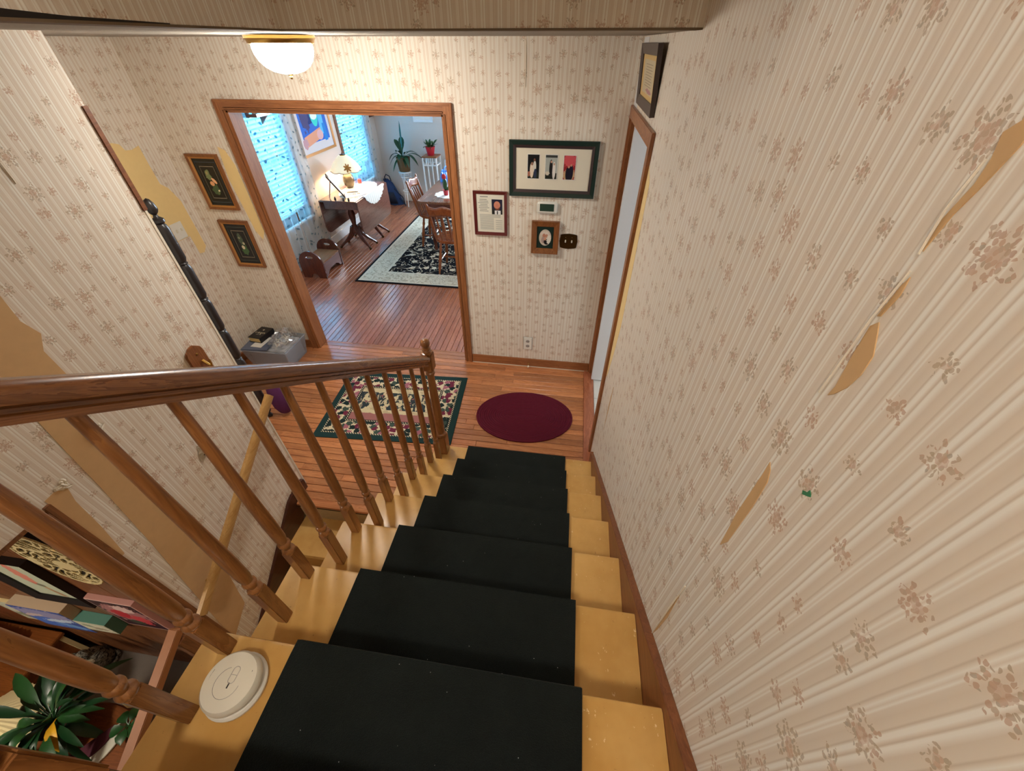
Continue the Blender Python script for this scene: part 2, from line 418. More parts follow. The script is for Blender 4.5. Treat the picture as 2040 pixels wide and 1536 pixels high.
def glow(name, col, strength, base=None):
    t = NT(name); t.fin(base or col, .3, .5); t.b.inputs['Emission Color'].default_value = col; t.b.inputs['Emission Strength'].default_value = strength
glow('lit_glass', (1, .955, .885, 1), EM_FOYER); glow('fill_glass_up', (1, .96, .90, 1), EM_UP); glow('fill_glass_den', (1, .89, .74, 1), EM_DEN)
glow('lit_shade', (1, .84, .56, 1), .12); glow('lit_pleat', c(255, 226, 160), .05, c(236, 218, 168)); glow('bulb_glow', (1, .80, .55, 1), 220)
def rugmat(name, w, h, bands, field, spots, sc, spotr=.55, nz_=.7):
    """bands: (distance from edge in metres, colour) ; field pattern of scattered blossoms"""
    t = NT(name); u, v, _ = t.xyz(t.uv()); X = t.ma('MULTIPLY', u, w); Y = t.ma('MULTIPLY', v, h)
    d = t.ma('MINIMUM', t.ma('MINIMUM', X, t.ma('SUBTRACT', w, X)), t.ma('MINIMUM', Y, t.ma('SUBTRACT', h, Y)))
    p = t.cmb(X, Y)
    V = t.vor(p, sc, .9, '2D'); r = t.xyz(V.outputs['Color']); ln = t.noise(p, sc*2.6, 3).outputs[0]
    blob = t.ma('LESS_THAN', t.ma('ADD', V.outputs['Distance'], t.ma('MULTIPLY_ADD', ln, nz_, -nz_/2)), spotr*.55)
    wv = t.vor(p, sc*.8, 1, '2D', 'DISTANCE_TO_EDGE'); vine = t.ma('LESS_THAN', wv.outputs['Distance'], .035)
    return t, X, Y, d, p, blob, r, vine
def foyer_rug_mat():
    w, h = 1.14, .83
    t, X, Y, d, p, blob, r, vine = rugmat('foyer_rug_weave', w, h, 0, 0, 0, 19, .95, 1.1)
    cream, green, blk = c(214, 196, 160), c(36, 58, 56), c(30, 34, 34)
    fl = t.ramp(r[0], [(0, c(112, 44, 62)), (.26, c(164, 100, 110)), (.38, c(34, 46, 44)), (.72, c(66, 80, 70))], 'CONSTANT')
    bord = t.mix(blob, cream, fl)
    # picture in the middle: sandy ground, palms and dark boats, rose foreground
    n = t.noise(p, 9, 4, .6).outputs[0]; n2 = t.noise(t.vmul(p, (1, .6, 1)), 16, 4, .6, 1).outputs[0]
    pic = t.mix(t.ma('GREATER_THAN', n, .56), c(206, 188, 148), c(186, 166, 130))
    mid = t.ma('MULTIPLY', t.ma('GREATER_THAN', Y, .34), t.ma('LESS_THAN', Y, .56))
    pic = t.mix(t.ma('MULTIPLY', mid, t.ma('GREATER_THAN', n2, .50)), pic, c(52, 60, 62))
    pic = t.mix(t.ma('MULTIPLY', mid, t.ma('GREATER_THAN', t.noise(p, 22, 3).outputs[0], .62)), pic, c(150, 92, 90))
    pic = t.mix(t.ma('LESS_THAN', Y, t.ma('MULTIPLY_ADD', n, .05, .27)), pic, c(160, 104, 98))
    ck = t.ma('GREATER_THAN', t.ma('FRACT', t.ma('MULTIPLY', t.ma('ADD', X, Y), 48)), .5)
    dash = t.mix(ck, cream, blk)
    col = t.mix(t.ma('GREATER_THAN', d, .052), green, dash)
    col = t.mix(t.ma('GREATER_THAN', d, .064), col, bord)
    col = t.mix(t.ma('GREATER_THAN', d, .190), col, blk)
    col = t.mix(t.ma('GREATER_THAN', d, .197), col, dash)
    col = t.mix(t.ma('GREATER_THAN', d, .207), col, blk)
    col = t.mix(t.ma('GREATER_THAN', d, .214), col, pic)
    t.bump(t.noise(p, 500, 2).outputs[0], .6, .003); t.fin(col, .95, .1)
foyer_rug_mat()
def dining_rug_mat():
    w, h = 2.3, 3.0
    t, X, Y, d, p, blob, r, vine = rugmat('dining_rug_weave', w, h, 0, 0, 0, 4.6, .34, .34)
    cream, blk, tan = c(214, 204, 182), c(20, 20, 26), c(150, 134, 108)
    fine = t.ma('GREATER_THAN', t.noise(p, 22, 4, .6, 1.5).outputs[0], .53)
    bord = t.mix(t.ma('MULTIPLY', fine, .65), cream, tan)
    petal = t.mix(t.ma('GREATER_THAN', t.noise(p, 40, 3).outputs[0], .55), cream, c(190, 166, 130))
    fld = t.mix(t.ma('MAXIMUM', blob, t.ma('MULTIPLY', t.ma('LESS_THAN', t.ma('ABSOLUTE', t.ma('SUBTRACT', t.noise(p, 5, 1, .5, 1.5).outputs[0], .5)), .018), .9)), blk, petal)
    small = t.vor(p, 15, 1, '2D'); sm = t.ma('MULTIPLY', t.ma('LESS_THAN', small.outputs['Distance'], .13), t.ma('GREATER_THAN', t.xyz(small.outputs['Color'])[0], .4))
    fld = t.mix(sm, fld, cream)
    col = t.mix(t.ma('GREATER_THAN', d, .03), blk, cream)
    col = t.mix(t.ma('GREATER_THAN', d, .06), col, bord)
    col = t.mix(t.ma('GREATER_THAN', d, .30), col, cream)
    col = t.mix(t.ma('GREATER_THAN', d, .335), col, fld)
    t.bump(t.noise(p, 500, 2).outputs[0], .6, .003); t.fin(col, .95, .1)
dining_rug_mat()

# ================================================================== THE SETTING
XL, XR, YF, CE = -1.717, .333, 3.049, 2.44        # stair wall, right wall, far wall, foyer ceiling
DEN = -1.092                                       # floor of the lower den
UPC = 3.90
def struct(mb, name, mat, label=None, **k):
    return tag(mb.build(name, mat, **k), label, kind='structure')
# far wall with the cased opening to the dining room
OL, OR, OH = -2.475, -.888, 2.055
w = MB().box(-3.25, OL, YF, YF+.12, -.05, CE+.2).box(OR, XR+.12, YF, YF+.12, -.05, CE+.2).box(OL, OR, YF, YF+.12, OH, CE+.2)
wall_far = struct(w, 'wall_far', 'wallpaper', 'far foyer wall in striped floral wallpaper around the dining opening')
# right wall with the kitchen doorway
DY0, DY1, DH = 2.085, 3.018, 2.06
w = MB().box(XR, XR+.12, -2.5, DY0, DEN-.05, UPC).box(XR, XR+.12, DY1, YF, -.05, UPC).box(XR, XR+.12, DY0, DY1, DH, UPC)
wall_right = struct(w, 'wall_right', 'wallpaper', 'right stair wall in striped floral wallpaper with torn seam')
# left stair wall, open to the den low down
w = MB().box(XL-.11, XL, .525, 1.455, DEN-.05, CE).box(XL-.11, XL, -2.0, .525, 1.18, CE)
wall_left = struct(w, 'wall_left', 'wallpaper', 'left stair wall in striped floral wallpaper with bare strips')
w = MB().box(-3.25, -3.11, 1.3, YF, -.05, CE)
wall_foyer = struct(w, 'wall_foyer_left', 'wallpaper', 'left foyer wall with yellow bare patches beside the hall rack')
struct(MB().box(-3.25, XL-.11, 1.335, 1.455, -.05, CE), 'wall_foyer_near', 'wallpaper', 'near foyer wall behind the stair wall end')
# ceiling of the foyer, with the stairwell cut out; papered header and side beam above
HX, HY = -.99, 1.60
struct(MB().box(-3.25, XR+.1, HY+.01, YF, CE, CE+.05).box(-3.25, HX-.01, -2.0, HY+.01, CE, CE+.05), 'ceiling', 'popcorn', 'rough popcorn foyer ceiling')
hd = struct(MB().box(HX, XR, HY, HY+.1, CE+.004, UPC), 'wall_header', 'wallpaper', 'papered header above the stairs')
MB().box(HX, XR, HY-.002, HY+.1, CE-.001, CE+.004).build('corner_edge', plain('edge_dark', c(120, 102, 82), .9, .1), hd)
sd = struct(MB().box(HX-.1, HX, -2.0, HY, CE+.004, UPC), 'wall_header_side', 'wallpaper', 'papered side wall of the upper stairwell')
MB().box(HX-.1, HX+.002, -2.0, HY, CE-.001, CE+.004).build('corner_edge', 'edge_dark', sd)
struct(MB().box(HX-.1, XR+.12, -2.5, HY+.1, UPC, UPC+.05), 'ceiling_upper', 'popcorn', 'upper hall ceiling')
struct(MB().box(HX, XR, .32, HY, 2.90, UPC), 'shade_soffit', 'popcorn', 'added soffit over the stair flight, shading the header')  # unseen soffit added to keep the upper lamp off the header
struct(MB().box(-1.83, XR+.12, -2.55, -2.5, 1.3, UPC), 'wall_back', 'wallpaper', 'upper hall back wall')
struct(MB().box(-1.83, HX-.1, -2.5, -2.0, CE, UPC), 'wall_upper_left', 'wallpaper', 'upper hall left wall')
struct(MB().box(-1.717, XR, -2.5, -.30, 1.20, 1.457), 'floor_upper', 'den_carpet', 'upper landing floor')
# dining room shell
DX, DYB = -3.66, 8.08
W1 = (4.62, 5.36); W2 = (6.72, 7.60); WZ = (.56, 2.12)
w = MB().box(DX-.12, DX, YF+.12, W1[0], -.05, CE).box(DX-.12, DX, W1[1], W2[0], -.05, CE).box(DX-.12, DX, W2[1], DYB+.1, -.05, CE)
for a, b in (W1, W2): w.box(DX-.12, DX, a, b, -.05, WZ[0]).box(DX-.12, DX, a, b, WZ[1], CE)
struct(w, 'wall_dining_left', 'dining_wall', 'dining room window wall')
struct(MB().box(DX-.12, -1.5, DYB, DYB+.1, -.05, CE).box(-.3, .6, DYB, DYB+.1, -.05, CE).box(-1.5, -.3, DYB, DYB+.1, -.05, .75).box(-1.5, -.3, DYB, DYB+.1, 2.1, CE), 'wall_dining_back', 'dining_wall', 'dining room back wall')
struct(MB().box(.1, .2, YF+.12, DYB, -.05, CE), 'wall_dining_right', 'dining_wall', 'dining room right wall')
struct(MB().box(DX, -3.25, YF, YF+.12, -.05, CE), 'wall_dining_near', 'dining_wall', 'dining side of the opening wall')
struct(MB().box(DX-.12, .6, YF+.12, DYB+.1, CE, CE+.05), 'ceiling_dining', 'white_paint', 'dining room ceiling')
struct(MB().box(-1.83, XR, 1.312, 1.38, DEN-.05, -.05), 'wall_understair', 'plaster', 'wall under the foyer floor edge')
# kitchen shell beyond the right doorway
struct(MB().box(XR+.12, 3.0, 2.98, 3.049, -.05, CE), 'wall_kitchen', 'kitchen_wall', 'pale grey kitchen wall seen through the right doorway')
struct(MB().box(XR+.12, 3.0, -.4, 2.98, CE, CE+.05), 'ceiling_kitchen', 'white_paint', 'kitchen ceiling')
struct(MB().box(2.92, 3.0, -.4, 2.98, -.05, CE), 'wall_kitchen_right', 'kitchen_wall', 'kitchen end wall')
struct(MB().box(XR+.12, 3.0, -.48, -.4, -.05, CE), 'wall_kitchen_near', 'kitchen_wall', 'kitchen near wall')
dk = struct(MB().box(.346, 1.12, 2.905, 2.940, .014, 2.040), 'door_1', 'white_paint', 'plain white kitchen door swung open behind the right doorway', bev=.002)
MB().lathe([(.012, 0), (.012, .03), (.026, .04), (.026, .055), (0, .06)], 0, 0, 16).xf(Matrix.Translation((1.05, 2.905, .95)) @ Matrix.Rotation(PI/2, 4, 'X')).build('knob', 'brass', dk, smooth=True)
kf = struct(MB().box(.367, 3.0, -.4, 2.98, -.05, -.006), 'floor_kitchen', 'grout', 'white tiled kitchen floor')
yy = 2.96
while yy > 1.6:
    xx = .367
    while xx < 1.9:
        MB().box(xx+.002, xx+.298, yy-.298, yy-.002, -.006, 0, ch=.001).build('tile', 'tile_white', kf)
        xx += .3
    yy -= .3
# den shell
dw = struct(MB().box(-5.0, XL-.11, .512, .62, DEN-.05, 1.2), 'wall_den', 'slot_dark', 'wood-panelled den wall below the stairs')
px = XL-.112; k = 0
while px > -4.6:
    wd = (.16, .10, .22, .13, .19)[k % 5]; k += 1
    MB().box(px-wd+.004, px, .5, .513, DEN, 1.18).build('panel_board', 'panel_wood', dw, bev=.0015, seg=1); px -= wd
struct(MB().box(-5.1, -5.0, -2.5, .62, DEN-.05, 1.2), 'wall_den_left', 'panel_wood', 'den left wall')
struct(MB().box(-5.1, XR+.12, -2.6, -2.5, DEN-.05, 1.3), 'wall_den_back', 'panel_wood', 'den back wall')
struct(MB().box(-5.1, XR+.12, -2.6, 1.4, DEN-.06, DEN), 'floor_den', 'den_carpet', 'grey den carpet')
struct(MB().box(-5.1, XL-.11, -2.6, .62, 1.18, 1.3), 'ceiling_den', 'white_paint', 'den ceiling')
# --- trim
def casing(mb, x0, x1, z1, y, t=.016, wd=.062):
    pass
tr = struct(MB().box(OL-.062, OL+.003, YF-.017, YF, 0, OH+.062), 'trim_1', 'oak_trim', 'oak casing around the dining opening', bev=.003)
MB().box(OL-.062, OL-.045, YF-.024, YF-.015, 0, OH+.062).box(OL-.016, OL-.003, YF-.021, YF-.015, 0, OH).build('moulding', 'oak_trim', tr, bev=.003)
MB().box(OR-.003, OR+.062, YF-.017, YF, 0, OH+.062).build('casing_leg', 'oak_trim', tr, bev=.003)
MB().box(OR+.045, OR+.062, YF-.024, YF-.015, 0, OH+.062).box(OR+.003, OR+.016, YF-.021, YF-.015, 0, OH).build('moulding', 'oak_trim', tr, bev=.003)
MB().box(OL-.003, OR+.003, YF-.017, YF, OH-.003, OH+.062).build('casing_head', 'oak_trim_h', tr, bev=.003)
MB().box(OL-.05, OR+.05, YF-.024, YF-.015, OH+.045, OH+.062).box(OL, OR, YF-.021, YF-.015, OH+.003, OH+.016).build('moulding', 'oak_trim_h', tr, bev=.003)
MB().box(OL-.001, OL+.016, YF-.004, YF+.13, 0, OH).build('jamb', 'oak_trim', tr)
MB().box(OR-.016, OR+.001, YF-.004, YF+.13, 0, OH).build('jamb', 'oak_trim', tr)
MB().box(OL, OR, YF-.004, YF+.13, OH-.016, OH+.001).build('jamb_head', 'oak_trim_h', tr)
t2 = struct(MB().box(XR-.017, XR, DY0-.062, DY0+.003, 0, DH+.062), 'trim_2', 'oak_trim', 'oak casing around the kitchen doorway', bev=.003)
MB().box(XR-.017, XR, DY1-.003, YF-.001, 0, DH+.062).build('casing_leg', 'oak_trim', t2, bev=.003)
MB().box(XR-.017, XR, DY0, DY1, DH-.003, DH+.062).build('casing_head', 'oak_trim_y', t2, bev=.003)
MB().box(XR-.004, XR+.13, DY0-.001, DY0+.012, 0, DH).build('jamb', 'oak_trim', t2)
MB().box(XR-.004, XR+.13, DY1-.016, DY1+.001, 0, DH).build('jamb', 'oak_trim', t2)
MB().box(XR-.004, XR+.13, DY0, DY1, DH-.016, DH+.001).build('jamb_head', 'oak_trim_y', t2)
MB().box(XR-.056, .367, 1.80, YF-.016, -.012, .010).build('threshold', 'oak_plank_dining', t2, bev=.004)
bb = struct(MB().box(OR+.064, XR-.018, YF-.015, YF, .006, .092), 'baseboard_far', 'oak_trim_h', 'oak baseboard under the outlet', bev=.003)
MB().box(OR+.064, XR-.018, YF-.017, YF, 0, .006).build('shoe_gap', 'ivory_plastic', bb)
struct(MB().box(-3.11, OL-.064, YF-.015, YF, 0, .092), 'baseboard_left', 'oak_trim_h', 'oak baseboard behind the storage box', bev=.003)
struct(MB().box(-3.11, -3.095, 1.46, YF-.016, 0, .092), 'baseboard_foyer', 'oak_trim_y', 'oak baseboard along the left foyer wall', bev=.003)
struct(MB().box(DX, DX+.02, YF+.13, DYB, 0, .12), 'baseboard_dining', 'white_paint', 'white baseboard under the dining windows', bev=.004)
struct(MB().box(DX+.02, .1, DYB-.02, DYB, 0, .12), 'baseboard_dining_back', 'dining_wall', 'painted baseboard at the dining back wall', bev=.004)
# corner strip on the end of the stair wall, and frame round the den opening
struct(MB().box(XL-.03, XL+.004, 1.44, 1.462, 1.895, 2.245), 'trim_3', 'skirt_wood', 'brown wooden corner strip on the end of the stair wall', bev=.002)
MB().box(XL-.012, XL+.0015, 1.444, 1.458, 0, 1.895).build('corner_bead', 'paper_back', wall_left, bev=.002)
t4 = struct(MB().box(XL-.115, XL+.012, .505, .527, DEN, 1.195), 'trim_4', 'panel_wood', 'brown trim framing the den opening', bev=.002)
MB().box(XL-.115, XL+.004, -2.0, .525, 1.165, 1.18).build('head_trim', 'panel_wood', t4, bev=.002)
# --- foyer floor: oak strips along X
fl = struct(MB().box(-3.11, XR, 1.295, YF+.13, -.05, -.012), 'floor', 'slot_dark', 'polished oak strip floor of the foyer')
y = 1.338; row = 0
while y < YF+.118:
    x0 = -3.11 if y > 1.40 else XL+.003
    x1 = XR-.055 if y < YF else OR
    if y+.057 > YF: x0, x1 = OL+.016, OR-.016
    x = x0; first = random.uniform(.2, 1.1)
    while x < x1-.001:
        L = first if x == x0 else random.uniform(.55, 1.3)
        e = min(x+L, x1)
        if x1-e < .2: e = x1
        MB().box(x+.0006, e-.0006, y+.0016, min(y+.0554, YF+.13), -.012, random.uniform(-.0006, .0004), ch=.0022).build('floor_plank', 'oak_plank', fl)
        x = e
    y += .057; row += 1
nz = [(1.338, -.012), (1.338, 0), (1.296, 0), (1.288, -.004), (1.284, -.014), (1.288, -.024), (1.300, -.028), (1.338, -.028)]
MB().prism(nz, 'x', XL+.022, -.80).build('nosing_board', 'oak_plank', fl, smooth=True)
MB().box(XL+.02, -.79, 1.300, 1.31, -.185, -.028).build('riser', plain('worn_white', c(206, 184, 142), .6, .3, var=.5), fl)
# --- dining floor: strips along Y
fd = struct(MB().box(DX, .1, YF+.13, DYB, -.05, -.012), 'floor.001', 'slot_dark', 'reddish oak strip floor of the dining room')
x = DX
while x < -.4:
    y0 = YF+.13; first = random.uniform(.5, 1.5); yy = y0
    while yy < DYB-.001:
        L = first if yy == y0 else random.uniform(1.2, 2.2)
        e = min(yy+L, DYB)
        if DYB-e < .4: e = DYB
        MB().box(x+.0017, x+.0553, yy+.0006, e-.0006, -.012, random.uniform(-.0006, .0004), ch=.0026).build('floor_plank', 'oak_plank_dining', fd)
        yy = e
    x += .057
MB().box(x, .1, YF+.13, DYB, -.012, 0).build('floor_field', 'oak_plank_dining', fd)
# --- bare patches and torn paper
def patch(poly, ax, at, mat, parent, off=.0012, name='bare_patch'):
    mb = MB(); mb.prism(poly, ax, at, at+off); return mb.build(name, mat, parent)
RW = lambda poly, name='bare_patch': patch(poly, 'x', XR-.0012, 'bare_paint', wall_right, name=name)
RW([(.403, 2.087), (.401, 2.103), (.408, 2.15), (.411, 2.181), (.404, 2.19), (.396, 2.180), (.383, 2.161), (.381, 2.137), (.386, 2.114), (.396, 2.095)])
RW([(.411, 2.193), (.408, 2.23), (.405, 2.24), (.402, 2.222), (.407, 2.195)])
RW([(.405, 2.367), (.414, 2.358), (.408, 2.34), (.407, 2.323), (.414, 2.292), (.411, 2.263), (.407, 2.297), (.399, 2.323), (.392, 2.353), (.395, 2.40), (.405, 2.40)])
RW([(.403, 1.711), (.414, 1.805), (.416, 1.909), (.418, 1.937), (.408, 1.93), (.399, 1.913), (.394, 1.853), (.393, 1.741)])
RW([(.414, 1.185), (.413, 1.293), (.413, 1.453), (.409, 1.40), (.404, 1.337), (.408, 1.24)])
RW2 = lambda poly: patch(poly, 'x', XR-.0012, 'yellow_paint', wall_right)
RW2([(2.018, .78), (2.022, 2.0), (1.93, 1.95), (1.90, 1.6), (1.88, 1.25), (1.93, 1.0), (1.985, .84)])
patch([(2.87, 2.122), (2.99, 2.122), (3.048, 2.122), (3.048, 2.435), (2.83, 2.435), (2.82, 2.39), (2.84, 2.2)], 'x', XR-.0012, 'white_paint', wall_right, name='white_corner')
RW([(1.725, .80), (1.71, .95), (1.70, .97), (1.705, .80), (1.715, .6)], 'paper_crease')
mb = MB(); mb.tube([(XR-.002, .416, 2.08), (XR-.0035, .4125, 2.15), (XR-.004, .412, 2.19), (XR-.002, .408, 2.245)], .0013, 6)
mb.tube([(XR-.002, .412, 2.26), (XR-.003, .415, 2.30), (XR-.002, .411, 2.34)], .0012, 6).tube([(XR-.002, .415, 1.18), (XR-.003, .414, 1.4), (XR-.002, .413, 1.5)], .0016, 6)
mb.build('curled_paper_edge', 'paper_back', wall_right, smooth=True)
MB().prism([(.330, 1.984), (.335, 1.986), (.336, 1.980), (.343, 1.974), (.340, 1.970), (.333, 1.976), (.328, 1.981)], 'x', XR-.001, XR).build('green_mark', plain('green_crayon', c(70, 130, 90), .8, .2), wall_right)
# seam strip, torn patches on the left wall
LW = lambda poly, mat='bare_paint', name='bare_patch': patch(poly, 'x', XL, mat, wall_left, name=name)
LW([(.865, 1.86), (.853, 1.737), (.872, 1.678), (.842, 1.627), (.843, 1.52), (.79, 1.37), (.797, 1.153), (.787, .841), (.766, .348), (.68, -.12), (.52, -.22), (.54, .02), (.622, .733), (.658, 1.104), (.672, 1.304), (.685, 1.446), (.71, 1.64), (.72, 1.9)])
LW([(.60, 1.215), (.578, 1.13), (.565, .98), (.54, .80), (.527, .80), (.527, 1.21)])
def crumple(ctr, r, mat, name, parent, n=9, seed=1, ax='x', d=1):
    rg = random.Random(seed); mb = MB()
    def f(u, v):
        a = 2*PI*u; rr = r*(v**.8)*(1+.35*math.sin(3*a+seed)+.2*math.sin(5*a))
        off = rg.uniform(0, .35)*r*(1-v*.8)
        return (ctr[0]+d*(.001+off), ctr[1]+rr*math.cos(a), ctr[2]+rr*math.sin(a))
    mb.grid(f, 14, 4); return mb.build(name, mat, parent)
crumple((XL, .775, 1.298), .034, 'paper_back', 'torn_paper', wall_left, seed=2)
crumple((XL, .592, 1.212), .022, 'paper_back', 'torn_paper', wall_left, seed=5)
crumple((XL, 1.038, .860), .038, plain('torn_gypsum', c(206, 190, 164), .9, .1, var=.7), 'plaster_hole', wall_left, seed=9)
crumple((XL+.001, 1.040, .852), .014, 'slot_dark', 'plaster_hole', wall_left, seed=4)
mb = MB()
for (a, b, cz, dz) in ((1.10, 1.105, 2.30, 2.08),):
    mb.tube([(XL+.001, a, cz), (XL+.003, (a+b)/2, (cz+dz)/2), (XL+.001, b, dz)], .0014, 6)
mb.build('lifted_seam', 'paper_back', wall_left)
patch([(2.665, 1.9), (2.71, 1.885), (2.73, 1.845), (2.78, 1.84), (2.845, 1.855), (2.846, 1.72), (2.852, 1.60), (2.90, 1.56), (2.95, 1.45), (2.965, 1.08), (2.92, 1.04), (2.875, 1.05), (2.868, 1.20), (2.60, 1.20), (2.50, 1.5), (2.5, 1.9)], 'x', -3.11, 'yellow_paint', wall_foyer)
patch([(-2.66, 1.825), (-2.61, 1.80), (-2.575, 1.70), (-2.565, 1.45), (-2.56, 1.2), (-2.60, 1.13), (-2.64, 1.2), (-2.66, 1.4), (-2.68, 1.6)], 'y', YF-.0012, 'yellow_paint', wall_far)
mb = MB().tube([(-.345, YF-.001, 2.43), (-.344, YF-.004, 2.3), (-.346, YF-.001, 2.2)], .0016, 6).tube([(-2.93, YF-.001, 2.3), (-2.92, YF-.004, 2.2), (-2.90, YF-.001, 2.05)], .0016, 6)
mb.build('lifted_seam', 'paper_back', wall_far)
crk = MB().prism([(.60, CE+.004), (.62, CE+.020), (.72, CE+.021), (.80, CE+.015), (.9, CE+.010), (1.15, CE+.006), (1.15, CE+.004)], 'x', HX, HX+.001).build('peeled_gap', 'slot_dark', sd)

# ================================================================== MAIN STAIRS
RI, GO, Y1 = .1821, .2603, 1.798
yn = lambda i: Y1-(i-1)*GO
zt = lambda i: RI*i
TL, TR = -.815, .311
st = thing('staircase', (-.25, Y1-.1, 0), 'yellow painted wooden stairs climbing from the foyer along the right wall', 'stairs')
for i in range(1, 9):
    a, z = yn(i), zt(i); b = yn(i+1)-.027
    prof = [(b, z-.028), (b, z), (a-.012, z), (a-.003, z-.005), (a, z-.014), (a-.003, z-.023), (a-.012, z-.028)]
    MB().prism(prof, 'x', TL, TR).build('tread' if i < 8 else 'landing_nosing', 'stair_paint' if i < 8 else 'skirt_wood', st, smooth=True)
    MB().box(TL+.03, TR, a-.027, a-.012, zt(i-1), z-.028).build('riser', 'stair_paint', st)
sp = [(Y1-.012, 0)]
for i in range(1, 9): sp += [(yn(i)-.02, zt(i)-.028), (yn(i+1)-.02, zt(i)-.028)]
sp += [(yn(9), DEN), (Y1-.012, DEN)]
MB().prism(sp, 'x', TL+.03, TL+.045).build('side_panel', plain('stringer_tan', c(196, 170, 120), .6, .3, var=.2), st)
# skirt board on the right wall
sk = lambda Y: .8+(.889-Y)*.731
MB().prism([(1.90, 0), (1.90, .165), (1.868, .168), (-.28, sk(-.28)), (-.28, sk(-.28)-.45), (1.80, 0)], 'x', XR-.021, XR).build('skirt_board', 'skirt_wood', st, bev=.002)
MB().prism([(1.868, .170), (-.28, sk(-.28)+.002), (-.28, sk(-.28)+.014), (1.868, .182)], 'x', XR-.024, XR).build('skirt_cap', 'skirt_wood', st, bev=.002)
# runner
inn = []; out = []; T = .013
for i in range(1, 9):
    a, z = yn(i), zt(i); rb = a-.012
    if i == 1: inn += [(rb, 0)]; out += [(rb+T, 0)]
    inn += [(rb, z-.032), (a-.006, z-.030), (a, z-.014), (a-.006, z), (a-.03, z), (yn(i+1)-.012, z)]
    out += [(rb+T, z-.046), (a+.004, z-.040), (a+T, z-.014), (a+.006, z+T-.002), (a-.03, z+T), (yn(i+1)-.012+T, z+T)]
mb = MB(); n = len(inn); CL, CR = -.576, .130
NX = 1
for X in (CL, CR): mb.v += [(X, p[0], p[1]) for p in inn]+[(X, p[0], p[1]) for p in out]
for i in range(n-1):
    mb.f += [(n+i, n+i+1, 3*n+i+1, 3*n+i), (i+1, i, 2*n+i, 2*n+i+1), (i, i+1, n+i+1, n+i), (2*n+i+1, 2*n+i, 3*n+i, 3*n+i+1)]
tag(mb.build('stair_runner', 'runner_carpet', smooth=True), 'black green carpet runner draped down the yellow stairs', 'carpet')
# ------------------------------------------------------------------ balustrade
BX = -.745
rz = lambda Y: 1.046+.714*(1.739-Y)
bl = thing('stair_balustrade', (BX, 1.755, zt(1)), 'brown wooden stair balustrade with turned balusters and ball-topped newel', 'railing')
NYY = 1.745
nb = MB().box(BX-.036, BX+.036, NYY-.036, NYY+.036, zt(1), zt(1)+.17).build('newel_post', 'baluster_wood', bl, bev=.004)
MB().lathe([(.03, zt(1)+.165), (.034, zt(1)+.18), (.034, zt(1)+.192), (.026, zt(1)+.20), (.029, zt(1)+.22), (.030, zt(1)+.30), (.027, .72), (.022, .88), (.021, .90), (.028, .905), (.028, .918), (.022, .925), (.03, .945)], BX, NYY, 20).build('turned_shaft', 'baluster_wood', nb, smooth=True)
MB().box(BX-.033, BX+.033, NYY-.033, NYY+.033, .94, 1.065).build('rail_block', 'baluster_wood', nb, bev=.008)
MB().lathe([(.036, 1.064), (.036, 1.070), (.022, 1.074), (.018, 1.082), (.026, 1.088), (.026, 1.094), (.014, 1.100), (.015, 1.104), (.024, 1.112), (.028, 1.126), (.026, 1.142), (.017, 1.153), (.0, 1.158)], BX, NYY, 20).build('ball_finial', 'baluster_wood', nb, smooth=True)
# handrail: moulded section swept along the pitch
sec = [(-.026, -.062), (-.026, -.050), (-.021, -.047), (-.021, -.040), (-.031, -.034), (-.033, -.022), (-.029, -.010), (-.017, -.002), (0, 0),
       (.017, -.002), (.029, -.010), (.033, -.022), (.031, -.034), (.021, -.040), (.021, -.047), (.026, -.050), (.026, -.062)]
d = Vector((0, -1, .714)).normalized(); nrm = Vector((0, .714, 1)).normalized()
mb = MB(); ys = [1.715, .7, -.06]
for Y in ys:
    P = Vector((BX, Y, rz(Y)))
    mb.v += [tuple(P+Vector((sx, 0, 0))+nrm*sz) for sx, sz in sec]
k = len(sec)
for i in range(2): mb.f += [(i*k+j, i*k+(j+1) % k, (i+1)*k+(j+1) % k, (i+1)*k+j) for j in range(k)]
mb.f += [tuple(range(k)), tuple(2*k+j for j in range(k))[::-1]]
mb.build('handrail', 'rail_wood', bl, smooth=True)
for i in range(1, 8):
    for q, off in enumerate((.032, .162)):
        if i == 1 and q == 0: continue
        Y = yn(i)-off; z0 = zt(i); zt1 = rz(Y)-.07
        hb = .165+(.045 if q else 0)
        b = MB().box(BX-.0165, BX+.0165, Y-.0165, Y+.0165, z0, z0+hb).build('baluster', 'baluster_wood', bl, bev=.002)
        zb = z0+hb
        MB().lathe([(.0165, zb-.003), (.019, zb+.003), (.019, zb+.009), (.0115, zb+.018), (.013, zb+.026), (.0175, zb+.036), (.0175, zb+.044), (.0125, zb+.05), (.0165, zb+.075), (.0175, zb+.15), (.015, zb+.35), (.0115, zt1-.05), (.011, zt1+.02)], BX, Y, 14).build('turned_shaft', 'baluster_wood', b, smooth=True)

z8 = zt(8); NU = -.062
nb = MB().box(BX-.042, BX+.042, NU-.042, NU+.042, z8, z8+.20).build('upper_newel', 'baluster_wood', bl, bev=.004)
MB().lathe([(.038, z8+.196), (.045, z8+.21), (.045, z8+.222), (.034, z8+.232), (.038, z8+.25), (.040, z8+.33), (.030, z8+.58), (.028, z8+.64), (.04, z8+.66)], BX, NU, 20).build('turned_shaft', 'baluster_wood', nb, smooth=True)
MB().box(BX-.042, BX+.042, NU-.042, NU+.042, z8+.65, z8+.92).build('rail_block', 'baluster_wood', nb, bev=.006)
MB().lathe([(.044, z8+.92), (.044, z8+.927), (.02, z8+.935), (.03, z8+.95), (.033, z8+.965), (.02, z8+.99), (0, z8+.995)], BX, NU, 20).build('ball_finial', 'baluster_wood', nb, smooth=True)

